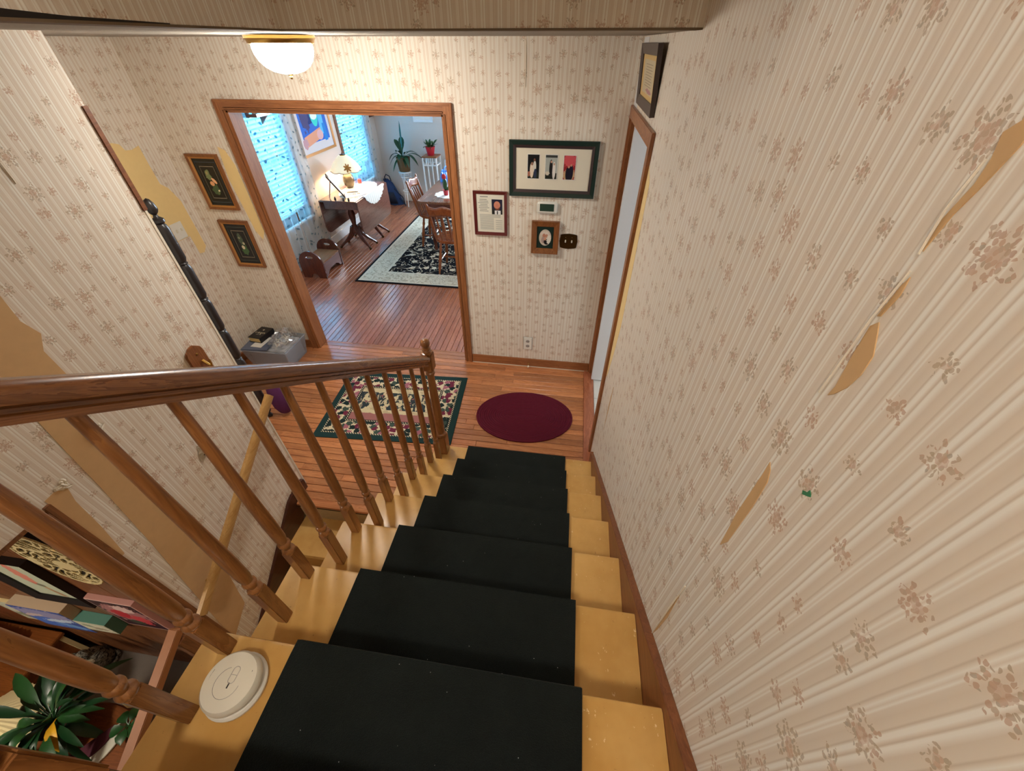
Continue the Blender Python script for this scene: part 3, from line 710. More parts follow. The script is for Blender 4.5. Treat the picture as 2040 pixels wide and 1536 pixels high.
# ================================================================== STAIRS DOWN TO THE DEN
ls = thing('staircase', (-1.26, .65, DEN), 'short yellow stairs going down to the den beside the left wall', 'stairs')
for j in range(1, 6):
    z = -RI*j; a = 1.30-GO*(j-1); b = 1.30-GO*j
    prof = [(a, z), (a, z-.028), (b-.012, z-.028), (b-.022, z-.014), (b-.012, z)]
    MB().prism(prof, 'x', XL+.02, TL+.03).build('tread', 'stair_paint', ls, smooth=True)
    MB().box(XL+.02, TL+.03, b-.002, b+.012, z-RI, z-.028).build('riser', 'stair_paint', ls)
lsk = lambda Y: .02-(1.30-Y)*RI/GO
MB().prism([(1.40, 0), (1.40, .07), (1.30, .085), (1.25, .07), (.53, lsk(.53)+.08), (.53, lsk(.53)-.26), (1.25, lsk(1.25)-.2)], 'x', XL, XL+.02).build('skirt_board', 'dark_skirt', ls, bev=.002)
MB().prism([(1.43, 0), (1.43, .09), (1.39, .10), (1.33, .10), (1.31, .085), (1.31, 0)], 'x', XL, XL+.03).build('end_block', 'dark_skirt', ls, bev=.004)
# wall handrail, light pine
hr = thing('wall_handrail', (XL+.06, 1.0, .5), 'light pine handrail fixed to the left wall above the den stairs', 'handrail')
p0 = Vector((-1.650, 1.478, .855)); p1 = Vector((-1.650, .50, .245))
mb = MB(); dd = (p1-p0).normalized(); nn = Vector((1, 0, 0)).cross(dd).normalized()
if nn.z < 0: nn = -nn
s2 = [(-.018, -.02), (-.018, .012), (-.010, .022), (.010, .022), (.018, .012), (.018, -.02), (.012, -.028), (-.012, -.028)]
for P in (p0, p1): mb.v += [tuple(P+Vector((a, 0, 0))+nn*b) for a, b in s2]
k = len(s2); mb.f += [(j, (j+1) % k, k+(j+1) % k, k+j) for j in range(k)]+[tuple(range(k)), tuple(range(k, 2*k))[::-1]]
mb.build('rail', 'pine', hr, smooth=True)
for tt in (.12, .85):
    P = p0.lerp(p1, tt)
    MB().tube([P+Vector((0, 0, -.022)), P+Vector((-.02, 0, -.05)), P+Vector((-.0665, 0, -.055))], .006, 8).build('bracket', 'brass', hr, smooth=True)
# den stair rail past the wall end
dr = thing('den_stair_rail', (-1.66, .2, DEN), 'brown square stair rail below the wall opening at the den', 'railing')
p0 = Vector((-1.665, .412, .318)); p1 = Vector((-1.665, -.12, .03))
mb = MB(); dd = (p1-p0).normalized(); nn = Vector((1, 0, 0)).cross(dd).normalized()
s2 = [(-.024, -.02), (-.024, .02), (.024, .02), (.024, -.02)]
for P in (p0, p1): mb.v += [tuple(P+Vector((a, 0, 0))+nn*b) for a, b in s2]
mb.f += [(0, 1, 5, 4), (1, 2, 6, 5), (2, 3, 7, 6), (3, 0, 4, 7), (0, 1, 2, 3), (7, 6, 5, 4)]
mb.build('rail', plain('rail_pinkish', c(166, 106, 62), .5, .3, var=.2), dr, bev=.003)
MB().box(-1.69, -1.64, .36, .41, DEN, .27).build('post', 'panel_wood', dr, bev=.003)
MB().box(-1.69, -1.64, -.14, -.09, DEN, .04).build('post', 'panel_wood', dr, bev=.003)

# ================================================================== FOYER THINGS
# ceiling lamp
LX, LY = -1.351, 2.169
la = thing('ceiling_lamp', (LX, LY, 2.26), 'lit white glass bowl ceiling lamp with brass rim', 'lamp')
MB().lathe([(0.0854, CE-0.0009), (0.1469, CE-0.0035), (0.1486, CE-0.0142), (0.1418, CE-0.0212), (0.1392, CE-0.0301), (0.1281, CE-0.0354), (0.0427, CE-0.0354)], LX, LY, 40).build('brass_rim', 'brass', la, smooth=True)
MB().lathe([(0.1255, CE-0.0336), (0.1281, CE-0.0460), (0.1247, CE-0.0664), (0.1144, CE-0.0903), (0.0939, CE-0.1133), (0.0640, CE-0.1301), (0.0299, CE-0.1381), (0.0000, CE-0.1398)], LX, LY, 40).build('glass_bowl', 'lit_glass', la, smooth=True)
MB().lathe([(0.0000, CE-0.1372), (0.0120, CE-0.1381), (0.0102, CE-0.1434), (0.0051, CE-0.1460), (0.0077, CE-0.1505), (0.0043, CE-0.1575), (0.0000, CE-0.1602)], LX, LY, 12).build('finial', 'brass', la, smooth=True)
# upper hall fill lamp, added unseen behind and above the photographer
la = thing('ceiling_lamp', (-.35, -.9, UPC-.2), 'added round glass fill lamp, unseen in the upper hall', 'lamp')
MB().lathe([(.10, UPC-.001), (.172, UPC-.004), (.163, UPC-.034), (.05, UPC-.040)], -.35, -.9, 32).build('brass_rim', 'brass', la, smooth=True)
MB().lathe([(.147, UPC-.038), (.150, UPC-.052), (.134, UPC-.102), (.075, UPC-.147), (.0, UPC-.158)], -.35, -.9, 32).build('glass_bowl', 'fill_glass_up', la, smooth=True)
la = thing('ceiling_lamp', (-2.9, -1.1, 1.0), 'added round glass fill lamp, unseen in the den', 'lamp')  # den lamp out of view, added to light the things down there
MB().lathe([(.10, 1.179), (.172, 1.176), (.163, 1.146), (.05, 1.140)], -2.9, -1.1, 32).build('brass_rim', 'brass', la, smooth=True)
MB().lathe([(.147, 1.142), (.150, 1.128), (.134, 1.078), (.075, 1.033), (.0, 1.022)], -2.9, -1.1, 32).build('glass_bowl', 'fill_glass_den', la, smooth=True)

# --- framed pictures
PL = {'y': lambda at: (lambda u, v, d: (u, at-d, v)), 'x-': lambda at: (lambda u, v, d: (at-d, u, v)), 'x+': lambda at: (lambda u, v, d: (at+d, u, v))}
def ring(mb, P, u0, u1, v0, v1, w, d0, d1, din=None):
    din = d1 if din is None else din
    o = [(u0, v0), (u1, v0), (u1, v1), (u0, v1)]; i = [(u0+w, v0+w), (u1-w, v0+w), (u1-w, v1-w), (u0+w, v1-w)]
    V = [P(a, b, d0) for a, b in o]+[P(a, b, d1) for a, b in o]+[P(a, b, din) for a, b in i]+[P(a, b, d0) for a, b in i]
    F = []
    for k in range(4):
        n = (k+1) % 4
        F += [(k, n, 4+n, 4+k), (4+k, 4+n, 8+n, 8+k), (8+k, 8+n, 12+n, 12+k), (12+k, 12+n, n, k)]
    mb.add(V, F); return mb
def slab(mb, P, u0, u1, v0, v1, d0, d1):
    V = [P(a, b, d) for d in (d0, d1) for a, b in ((u0, v0), (u1, v0), (u1, v1), (u0, v1))]
    mb.add(V, [(0, 1, 2, 3), (4, 5, 6, 7), (0, 1, 5, 4), (1, 2, 6, 5), (2, 3, 7, 6), (3, 0, 4, 7)]); return mb
def uvf(kind, u0, u1, v0, v1, flip=False):
    def f(co):
        u = co.x if kind == 'y' else co.y
        r = (u-u0)/(u1-u0)
        return ((1-r) if flip else r, (co.z-v0)/(v1-v0))
    return f
def picture(name, label, kind, at, u0, u1, v0, v1, w, d, fm, inner=None, cat='picture', lip=None, group=None, mat2=None, flip=False):
    P = PL[kind](at); base = P((u0+u1)/2, v0, 0)
    t = thing(name, base, label, cat, group)
    ring(MB(), P, u0, u1, v0, v1, w, .001, d, d*.62).build('frame', fm, t)
    if mat2:
        ring(MB(), P, u0+w*.62, u1-w*.62, v0+w*.62, v1-w*.62, w*.4, .002, d*.9, d*.6).build('inner_lip', mat2, t)
    a0, a1, b0, b1 = u0+w*.95, u1-w*.95, v0+w*.95, v1-w*.95
    if inner: slab(MB(), P, a0, a1, b0, b1, .002, d*.4).build('artwork', inner, t, uv=uvf(kind, a0, a1, b0, b1, flip))
    return t, P
# wide green frame with three photos
t, P = picture('picture_frame', 'wide dark green frame with three small photos on a cream mat', 'y', YF, -.447, .157, 1.572, 1.922, .045, .022, 'green_frame', 'mat_board', mat2='dark_frame')
ph1 = paint('photo_dark', c(20, 22, 26), [('b', .5, .15, .6, .2, 0, c(44, 52, 44)), ('e', .36, .35, .16, .32, 0, c(226, 206, 184)), ('e', .38, .62, .10, .07, 0, c(150, 110, 90)), ('e', .60, .50, .13, .25, 0, c(214, 208, 196)), ('e', .66, .22, .12, .2, 0, c(50, 60, 84)), ('e', .58, .78, .08, .06, 0, c(120, 80, 64)), ('b', .12, .2, .14, .12, 0, c(170, 110, 90))], .3)
ph2 = paint('photo_grey', c(168, 172, 164), [('r', .5, .95, .6, .06, 0, c(60, 62, 60)), ('r', .5, .12, .6, .14, 0, c(40, 42, 34)), ('e', .48, .45, .14, .36, 0, c(30, 30, 32)), ('e', .50, .72, .07, .05, 0, c(196, 150, 126)), ('e', .74, .36, .13, .36, 0, c(228, 220, 210)), ('e', .74, .63, .06, .05, 0, c(190, 146, 120)), ('b', .2, .25, .18, .1, 0, c(206, 196, 176))], .3)
ph3 = paint('photo_red', c(150, 40, 44), [('b', .5, .8, .6, .3, 0, c(206, 84, 90)), ('b', .5, .2, .6, .25, 0, c(196, 160, 120)), ('e', .42, .24, .22, .30, 0, c(24, 26, 40)), ('e', .66, .30, .18, .32, 0, c(30, 28, 44)), ('e', .45, .53, .07, .05, 0, c(200, 150, 120)), ('e', .64, .60, .07, .05, 0, c(196, 146, 118))], .3)
for xx, pm in ((-.278, ph1), (-.155, ph2), (-.030, ph3)):
    a0, a1, b0, b1 = xx-.041, xx+.041, 1.688, 1.838
    q = slab(MB(), P, a0, a1, b0, b1, .008, .0105).build('photo', pm, t, uv=uvf('y', a0, a1, b0, b1))
    ring(MB(), P, a0-.003, a1+.003, b0-.003, b1+.003, .004, .008, .0115).build('bevel', 'paper', q)
# framed document with portrait
ln = [('r', .28, .93, .14, .010, 0, c(120, 118, 110))]
for k in range(8): ln.append(('r', .25+.02*(k % 2), .86-.042*k, .16+.03*((k*7) % 3-1), .009, 0, c(150, 148, 138)))
for k in range(14): ln.append(('r', .48 if k < 3 else .36, .47-.03*k, .38 if k < 3 else .25, .008, 0, c(172, 170, 158)))
for k in range(5): ln.append(('r', .80, .32-.055*k, .12, .008, 0, c(160, 158, 146)))
doc = paint('document_print', c(222, 216, 198), ln, .5)
t, P = picture('picture_frame', 'thin cherry frame with a printed page and a small portrait', 'y', YF, -.720, -.466, 1.276, 1.594, .022, .018, 'cherry_frame', doc)
por = paint('portrait_print', c(40, 40, 60), [('e', .5, .62, .30, .26, 0, c(206, 136, 110)), ('e', .52, .40, .22, .12, 0, c(120, 76, 60)), ('e', .5, .55, .2, .16, 0, c(200, 126, 104)), ('r', .55, .12, .28, .14, 0, c(224, 222, 218)), ('r', .52, .1, .05, .13, 0, c(30, 30, 34)), ('r', .1, .15, .14, .2, 0, c(44, 44, 40)), ('r', .94, .15, .1, .2, 0, c(50, 50, 48))], .35)
a0, a1, b0, b1 = -.582, -.502, 1.432, 1.538
slab(MB(), P, a0, a1, b0, b1, .006, .0085).build('photo', por, t, uv=uvf('y', a0, a1, b0, b1))
# oak frame with oval photo
t, P = picture('picture_frame', 'small oak frame with an oval family photo on dark green', 'y', YF, -.275, -.066, 1.155, 1.402, .040, .030, 'frame_oak', plain('green_mat', c(28, 46, 38), .7, .2))
ov = paint('oval_print', c(206, 190, 170), [('b', .5, .75, .4, .2, 0, c(222, 206, 190)), ('e', .4, .62, .13, .13, 0, c(190, 130, 104)), ('e', .62, .60, .12, .12, 0, c(196, 140, 112)), ('e', .35, .35, .16, .2, 0, c(178, 150, 140)), ('e', .62, .25, .22, .18, 0, c(30, 28, 34)), ('e', .5, .42, .1, .09, 0, c(206, 150, 120)), ('b', .8, .4, .2, .3, 0, c(230, 222, 206))], .35)
mb = MB(); n = 28
mb.prism([(-.170+.047*math.cos(2*PI*k/n), 1.278+.062*math.sin(2*PI*k/n)) for k in range(n)], 'y', YF-.0155, YF-.012)
mb.build('photo', ov, t, uv=uvf('y', -.217, -.123, 1.216, 1.340))
# two botanical pictures left of the opening
bot1 = paint('botanical_orange', c(16, 20, 24), [('o', .5, .5, .42, .43, 0, c(58, 66, 74)), ('o', .5, .5, .29, .34, 0, c(150, 134, 110)), ('b', .42, .66, .12, .12, 0, c(120, 134, 90)), ('e', .40, .70, .05, .035, 20, c(160, 150, 100)), ('b', .5, .36, .18, .12, 0, c(70, 92, 60)), ('e', .44, .48, .09, .05, 0, c(236, 172, 120)), ('e', .57, .54, .10, .045, -30, c(240, 186, 136)), ('e', .6, .33, .04, .02, 10, c(226, 216, 180)), ('e', .55, .28, .05, .03, 0, c(96, 110, 66))], .25, .5)
bot2 = paint('botanical_white', c(20, 24, 26), [('o', .5, .5, .42, .43, 0, c(70, 74, 66)), ('o', .5, .5, .29, .34, 0, c(168, 150, 120)), ('b', .48, .62, .12, .16, 0, c(80, 92, 72)), ('b', .5, .36, .16, .14, 0, c(70, 100, 60)), ('e', .46, .42, .07, .05, 0, c(222, 206, 170)), ('e', .55, .52, .05, .035, 0, c(196, 186, 150)), ('e', .45, .66, .04, .03, 0, c(140, 140, 110))], .25, .5)
picture('picture_frame', 'wood framed dark botanical print with orange fruit, upper of two by the opening', 'y', YF, -2.957, -2.692, 1.371, 1.775, .032, .022, 'frame_oak', bot1, mat2='gold_frame')
picture('picture_frame', 'wood framed dark botanical print with a white bloom, lower of two by the opening', 'y', YF, -2.945, -2.678, .876, 1.284, .032, .022, 'frame_oak', bot2, mat2='gold_frame')
# dark certificate frame above the kitchen doorway
cert = paint('certificate_print', c(214, 180, 112), [('r', .5, .5, .36, .38, 0, c(206, 192, 160))]+[('r', .5, .78-.06*k, .24-.04*(k % 2), .008, 0, c(150, 130, 100)) for k in range(9)]+[('b', .6, .2, .2, .06, 0, c(176, 120, 130))], .4)
t, P = picture('picture_frame', 'deep dark frame with a yellowed certificate above the kitchen doorway', 'x-', XR, 2.16, 2.77, 2.160, 2.412, .042, .022, 'dark_frame', cert, flip=True)
t.rotation_euler = (0, -.075, 0)
# thermostat
t = thing('thermostat', (-.166, YF, 1.454), 'white wall thermostat under the wide green picture', 'thermostat')
MB().box(-.246, -.086, YF-.026, YF-.001, 1.455, 1.541).build('body', 'white_plastic', t, bev=.012, seg=3, smooth=True)
MB().box(-.220, -.116, YF-.029, YF-.025, 1.476, 1.527).build('screen', plain('lcd_dark', c(52, 70, 58), .2, .6), t, bev=.001)
MB().box(-.224, -.112, YF-.0275, YF-.025, 1.468, 1.531).build('bezel', 'white_plastic', t, bev=.001)
# brass double switch
t = thing('light_switch', (.012, YF, 1.198), 'aged brass double light switch plate beside the oak frame', 'switch')
sh = [(-.050, 1.206), (-.030, 1.200), (.012, 1.195), (.054, 1.200), (.074, 1.206), (.080, 1.255), (.074, 1.304), (.054, 1.309), (.012, 1.314), (-.030, 1.309), (-.050, 1.304), (-.056, 1.255)]
MB().prism(sh, 'y', YF-.006, YF-.0005).build('plate', 'aged_brass', t, bev=.002)
for xx in (-.012, .036):
    MB().box(xx-.005, xx+.005, YF-.016, YF-.005, 1.247, 1.266).build('toggle', 'ivory_plastic', t, bev=.002)
    MB().lathe([(.003, 0), (.003, .001), (0, .0015)], 0, 0, 8).xf(Matrix.Translation((xx, YF-.006, 1.285)) @ Matrix.Rotation(PI/2, 4, 'X')).build('screw', 'brass', t)
# white double switch on left foyer wall
t = thing('light_switch', (-3.11, 2.79, 1.205), 'white double light switch plate on the bare yellow patch', 'switch')
MB().box(-3.109, -3.102, 2.735, 2.848, 1.205, 1.330).build('plate', 'white_plastic', t, bev=.003)
for yy in (2.768, 2.814): MB().box(-3.104, -3.090, yy-.005, yy+.005, 1.262, 1.285).build('toggle', 'ivory_plastic', t, bev=.002)
# outlet
t = thing('wall_outlet', (-.278, YF, .203), 'ivory duplex outlet low on the far wall', 'outlet')
MB().box(-.318, -.240, YF-.010, YF-.0005, .203, .336).build('plate', 'white_plastic', t, bev=.003)
ring(MB(), PL['y'](YF), -.322, -.236, .199, .340, .005, .0005, .003).build('plate_edge', 'grey_plastic', t)
for zz in (.243, .296):
    s_ = MB().lathe([(.018, 0), (.018, .002), (0, .002)], 0, 0, 16, 1, .85).xf(Matrix.Translation((-.279, YF-.010, zz)) @ Matrix.Rotation(PI/2, 4, 'X')).build('socket', 'grey_plastic', t)
    MB().box(-.287, -.284, YF-.0128, YF-.0115, zz-.006, zz+.006).box(-.274, -.271, YF-.0128, YF-.0115, zz-.006, zz+.006).build('slots', 'slot_dark', s_)
# spring door stop
t = thing('door_stop', (-.262, YF-.018, .03), 'little metal spring door stop on the far baseboard', 'door stop')
hx = [(-.262+.005*math.cos(a*1.3), YF-.018-.045*a/30, .045+.005*math.sin(a*1.3)) for a in range(31)]
MB().tube(hx, .0018, 6).build('spring', 'brass', t, smooth=True)
MB().tube([(-.262, YF-.062, .045), (-.262, YF-.078, .045)], .007, 10).build('tip', 'white_plastic', t, smooth=True)
# wooden plaque with hook on the stair wall
t = thing('coat_hook', (XL, 1.30, 1.16), 'small wooden plaque with a brass hook on the left stair wall', 'hook')
MB().prism([(1.232, 1.16), (1.232, 1.300), (1.240, 1.318), (1.252, 1.322), (1.262, 1.332), (1.290, 1.336), (1.306, 1.324), (1.322, 1.312), (1.328, 1.290), (1.328, 1.16)], 'x', XL+.0005, XL+.014).build('plaque', 'frame_oak', t, bev=.003)
MB().tube([(XL+.016, 1.29, 1.250), (XL+.035, 1.29, 1.230), (XL+.048, 1.29, 1.220), (XL+.056, 1.29, 1.237), (XL+.054, 1.29, 1.255)], [.007, .006, .005, .005, .006], 8).build('hook', 'brass', t, smooth=True)
MB().lathe([(.006, 0), (.005, .002), (0, .003)], 0, 0, 10).xf(Matrix.Translation((XL+.014, 1.285, 1.290)) @ Matrix.Rotation(PI/2, 4, 'Y')).build('screw', 'brass', t)
# --- rugs
mb = MB(); w, h = 1.14, .83; ctr = Vector((-1.362, 2.325, 0)); rot = Matrix.Rotation(math.radians(3.4), 4, 'Z')
mb.box(-w/2, w/2, -h/2, h/2, 0, .008).xf(Matrix.Translation(ctr) @ rot)
inv = (Matrix.Translation(ctr) @ rot).inverted()
def ruv(co):
    q = inv @ Vector(co); return ((q.x+w/2)/w, (q.y+h/2)/h)
tag(mb.build('area_rug', 'foyer_rug_weave', uv=ruv), 'green bordered picture rug with cream floral band in the foyer', 'rug')
mb = MB(); rx, ry = .402, .286; nr = 15
for k in range(nr):
    f = 1-k/nr*.985
    a_, b_ = max(rx-(k*.0185), .13), max(ry-(k*.0185), .012)
    mb.tube([(-.226+a_*math.cos(2*PI*j/48)*1.0, 2.345+b_*math.sin(2*PI*j/48)+.02*math.cos(2*PI*j/48)*0, .007) for j in range(48)], .0098, 6, closed=True)
mb.lathe([(rx-.01, 0.001), (rx-.01, .009)], -.226, 2.345, 48, 1, (ry-.01)/(rx-.01))
mb.xf(Matrix.Translation((-.226, 2.345, 0)) @ Matrix.Rotation(math.radians(4), 4, 'Z') @ Matrix.Translation((.226, -2.345, 0)))
tag(mb.build('braided_rug', 'braid', smooth=True, fixn=True), 'oval maroon braided mat at the foot of the stairs', 'rug')
# --- hall rack post
t = thing('hall_rack', (-2.38, 2.05, 0), 'tall black turned hall rack post with acorn top behind the wall end', 'rack')
def post(xp, yp, name):
    pr = [(.012, 0), (.020, .006), (.022, .018), (.014, .032), (.010, .045), (.020, .055), (.026, .07), (.016, .09), (.014, .11)]
    z = .13
    while z < 1.50:
        pr += [(.026, z), (.033, z+.02), (.033, z+.20), (.027, z+.22), (.022, z+.228), (.029, z+.236), (.022, z+.244)]; z += .25
    pr += [(.033, 1.62), (.031, 1.635), (.014, 1.648), (.011, 1.66), (.022, 1.672), (.029, 1.685), (.029, 1.70), (.024, 1.722), (.014, 1.742), (0, 1.75)]
    return MB().lathe(pr, xp, yp, 16).build(name, 'black_wood', t, smooth=True)
post(-2.38, 2.05, 'post'); post(-2.95, 2.05, 'post')
for zz in (.35, 1.2): MB().box(-2.93, -2.40, 2.04, 2.06, zz, zz+.06).build('cross_rail', 'black_wood', t, bev=.003)
mb = MB().lathe([(.0, .02), (.05, .03), (.075, .09), (.08, .18), (.065, .28), (.03, .34), (.012, .36), (0, .36)], -2.265, 2.10, 14, 1, .7)
tag(mb.build('cloth_pouch', 'purple_cloth', smooth=2), 'purple cloth pouch on the floor behind the stair wall end', 'bag')
# --- storage box with book, papers and clear bag
t = thing('storage_box', (-2.76, 2.815, 0), 'clear plastic storage box on the floor beside the opening', 'box')
X0, X1, YB0, YB1, ZB = -2.99, -2.53, 2.645, 2.985, .205
def shell(mb, a, z0, z1, th):
    pass
mb = MB(); fl_ = .03
o0 = [(X0+fl_, YB0+fl_), (X1-fl_, YB0+fl_), (X1-fl_, YB1-fl_), (X0+fl_, YB1-fl_)]; o1 = [(X0, YB0), (X1, YB0), (X1, YB1), (X0, YB1)]
mb.add([(a, b, .002) for a, b in o0]+[(a, b, ZB) for a, b in o1]+[(a+(.004 if i in (0, 3) else -.004), b+(.004 if i < 2 else -.004), ZB) for i, (a, b) in enumerate(o1)]+[(a, b, .006) for a, b in o0],
       [(3, 2, 1, 0)]+[(k, (k+1) % 4, 4+(k+1) % 4, 4+k) for k in range(4)]+[(4+k, 4+(k+1) % 4, 8+(k+1) % 4, 8+k) for k in range(4)]+[(8+k, 8+(k+1) % 4, 12+(k+1) % 4, 12+k) for k in range(4)]+[(12, 13, 14, 15)])
mb.build('tub', 'clear_box', t)
ring(MB(), lambda u, v, d: (u, v, ZB-.006+d), X0-.008, X1+.008, YB0-.008, YB1+.008, .014, 0, .008).build('rim', 'clear_box', t, bev=.002)
tag(MB().box(-2.95, -2.57, 2.69, 2.95, .007, .19).build('paper_stack', plain('stack_paper', c(196, 196, 198), .8, .2, var=.4), bev=.006), 'stack of pale papers inside the clear storage box', 'papers')
mg = MB().box(-.125, .125, -.15, .15, 0, .012).xf(Matrix.Translation((-2.865, 2.80, .2065)) @ Matrix.Rotation(.08, 4, 'Z'))
tag(mg.build('magazine', 'magazine_blue', bev=.002), 'grey blue magazine lying on the storage box', 'magazine')
tag(MB().box(-.055, .055, -.085, .085, 0, .003).xf(Matrix.Translation((-2.85, 2.775, .219)) @ Matrix.Rotation(-.06, 4, 'Z')).build('note_card', 'paper'), 'cream note card under the black book', 'card')
t = thing('book', (-2.888, 2.855, .2235), 'thick black book with pale lettering on the storage box', 'book')
mm = Matrix.Translation((-2.888, 2.855, .2235)) @ Matrix.Rotation(-.10, 4, 'Z')
MB().box(-.062, .060, -.092, .092, .004, .046).xf(mm).build('pages', 'book_pages', t)
MB().box(-.067, .066, -.097, .097, .046, .051).box(-.067, .066, -.097, .097, -.001, .004).box(.060, .066, -.097, .097, 0, .05).xf(mm).build('cover', 'book_black', t, bev=.001)
mb = MB()
MB().box(-.003, .003, .034, .056, .0505, .0515).box(-.015, .007, .0475, .0525, .0505, .0515).xf(mm).build('cover_emblem', plain('gilt', c(226, 214, 180), .4, .5), t)
for (x_, y_, w_, h_) in ((-.048, -.005, .004, .022), (-.036, -.005, .010, .004), (-.036, .006, .006, .003), (-.020, -.004, .004, .022), (-.011, -.004, .004, .022), (-.0155, .006, .008, .003), (-.0155, -.013, .008, .003), (.004, -.004, .004, .022), (.015, -.004, .004, .022), (.0095, -.013, .010, .003), (.028, -.004, .004, .022), (.038, .004, .010, .004), (.046, -.004, .004, .022), (-.010, -.034, .03, .003), (.02, -.034, .012, .003), (.016, -.024, .008, .008)):
    mb.box(x_-w_/2, x_+w_/2, y_-h_/2, y_+h_/2, .0505, .0515)
tag(mb.xf(mm).build('cover_lettering', 'gilt', t), kind='stuff')
rg = random.Random(3)
def bagf(u, v):
    a = 2*PI*u; ph = PI*v*.5
    r = .115*math.sin(ph)**.6*(1+.16*math.sin(5*a+2*v)+.1*rg.uniform(-1, 1)) if v > 0 else 0
    return (-2.640+r*.85*math.cos(a), 2.815+r*1.25*math.sin(a), .206+.11*math.cos(ph)**.8*(1+.25*rg.uniform(-1, 1))+.003)
mb = MB().grid(bagf, 26, 9)
tag(mb.build('plastic_bag', 'clear_bag', fixn=False), 'crumpled clear plastic bag lying on the storage box', 'bag')
mb = MB(); rg = random.Random(5)
for k in range(9):
    a = rg.uniform(0, 6.28); p_ = [( -2.64+.065*math.cos(a+j*.5)*rg.uniform(.4, 1), 2.80+.085*math.sin(a+j*.5)*rg.uniform(.4, 1), .214+rg.uniform(0, .05)) for j in range(5)]
    mb.tube(p_, .0035, 6)
tag(mb.build('white_cords', 'white_plastic', smooth=True), 'tangle of white cords inside the clear plastic bag', 'cord')
# --- smoke alarm lying on a tread
z7 = zt(7); SX, SY = -.668, .136
t = thing('smoke_alarm', (SX, SY, z7), 'round white smoke alarm lying on a yellow stair tread', 'smoke alarm')
MB().lathe([(.055, z7), (.066, z7+.002), (.067, z7+.010), (.063, z7+.016), (.05, z7+.016)], SX, SY, 40).build('base', 'white_plastic', t, smooth=True)
MB().lathe([(.053, z7+.014), (.0535, z7+.024)], SX, SY, 40).build('gap_ring', 'grey_plastic', t, smooth=True)
bd = MB().lathe([(.055, z7+.024), (.063, z7+.027), (.062, z7+.038), (.057, z7+.045), (.038, z7+.0485), (0, z7+.049)], SX, SY, 40).build('body', 'ivory_plastic', t, smooth=True)
zz = z7+.0485
n = 26
MB().tube([(SX+.030*math.cos(2*PI*k/n+1.9)*.95, SY-.004+.030*math.sin(2*PI*k/n+1.9), zz+.0002) for k in range(19)], .0006, 5).build('seam_line', 'grey_plastic', bd)
bt = MB(); cap = []
for k in range(24):
    a = 2*PI*k/24; cap.append((SX+.006+.0075*math.cos(a), SY+.012+(.009 if math.sin(a) > 0 else -.009)*1+.0075*math.sin(a), zz+.0004))
bt.tube(cap, .0007, 5, closed=True).tube([(SX-.001, SY+.012, zz+.0004), (SX+.013, SY+.012, zz+.0004)], .0006, 5)
bt.build('test_button', 'grey_plastic', bd)
MB().box(SX+.0035, SX+.0065, SY-.0135, SY-.003, zz-.001, zz+.0007).build('indicator', 'slot_dark', bd)
sl = MB()
for k in range(3):
    sl.tube([(SX-(.036+.006*k)*math.cos(a), SY+.004+(.036+.006*k)*math.sin(a), zz-.0012-.0008*k) for a in (-.25, 0, .25)], .0011, 5)
    sl.tube([(SX+(.030+.006*k)*math.cos(a), SY+.016+(.030+.006*k)*math.sin(a), zz-.0008-.0008*k) for a in (-.25, 0, .25)], .0008, 5)
sl.build('vent_slots', 'slot_dark', bd)

# ================================================================== DINING ROOM
def window(nm, a, b, zb, label):
    wn = struct(MB().box(DX-.10, DX-.05, a, a+.045, WZ[0], WZ[1]).box(DX-.10, DX-.05, b-.045, b, WZ[0], WZ[1]).box(DX-.10, DX-.05, a, b, WZ[1]-.045, WZ[1]).box(DX-.10, DX-.05, a, b, WZ[0], WZ[0]+.10).box(DX-.10, DX-.05, a, b, 1.30, 1.345), nm, 'sash_wood', label)
    MB().box(DX-.078, DX-.074, a+.04, b-.04, WZ[0]+.09, 1.31).build('pane', 'pane_glass', wn)
    MB().box(DX-.078, DX-.074, a+.04, b-.04, 1.33, WZ[1]-.04).build('pane', 'pane_glass', wn)
    MB().box(DX-.05, DX+.035, a-.04, b+.04, WZ[0]-.025, WZ[0]).build('window_sill', 'white_paint', wn, bev=.004)
    MB().box(DX, DX+.014, a-.07, a, WZ[0]-.1, WZ[1]+.07).box(DX, DX+.014, b, b+.07, WZ[0]-.1, WZ[1]+.07).box(DX, DX+.014, a, b, WZ[1], WZ[1]+.07).build('casing', 'frame_oak', wn, bev=.003)
    bd = thing('window_blind', (DX-.03, (a+b)/2, zb), 'white slatted blind behind the sheer curtain of the '+('window nearest the opening' if a < 6 else 'window beside the backpack'), 'blind')
    MB().box(DX-.048, DX-.008, a+.01, b-.01, WZ[1]-.04, WZ[1]).build('head_rail', 'white_paint', bd)
    z = zb+.03; sl = None
    MB().box(DX-.042, DX-.014, a+.012, b-.012, zb, zb+.014).build('bottom_rail', 'white_paint', bd, bev=.003)
    while z < WZ[1]-.05:
        MB().add([(DX-.047, a+.012, z-.010), (DX-.047, b-.012, z-.010), (DX-.028, b-.012, z+.007), (DX-.028, a+.012, z+.007), (DX-.009, b-.012, z+.026), (DX-.009, a+.012, z+.026)], [(0, 1, 2, 3), (3, 2, 4, 5)]).build('slat', 'blind_slat', bd)
        z += .045
    for yy in (a+.15, (a+b)/2, b-.15): MB().tube([(DX-.006, yy, zb), (DX-.006, yy, WZ[1]-.04)], .002, 5).build('ladder_cord', 'grey_plastic', bd)
window('window_1', W1[0], W1[1], .70, 'dining window nearest the opening')
window('window_2', W2[0], W2[1], .82, 'dining window beside the backpack')
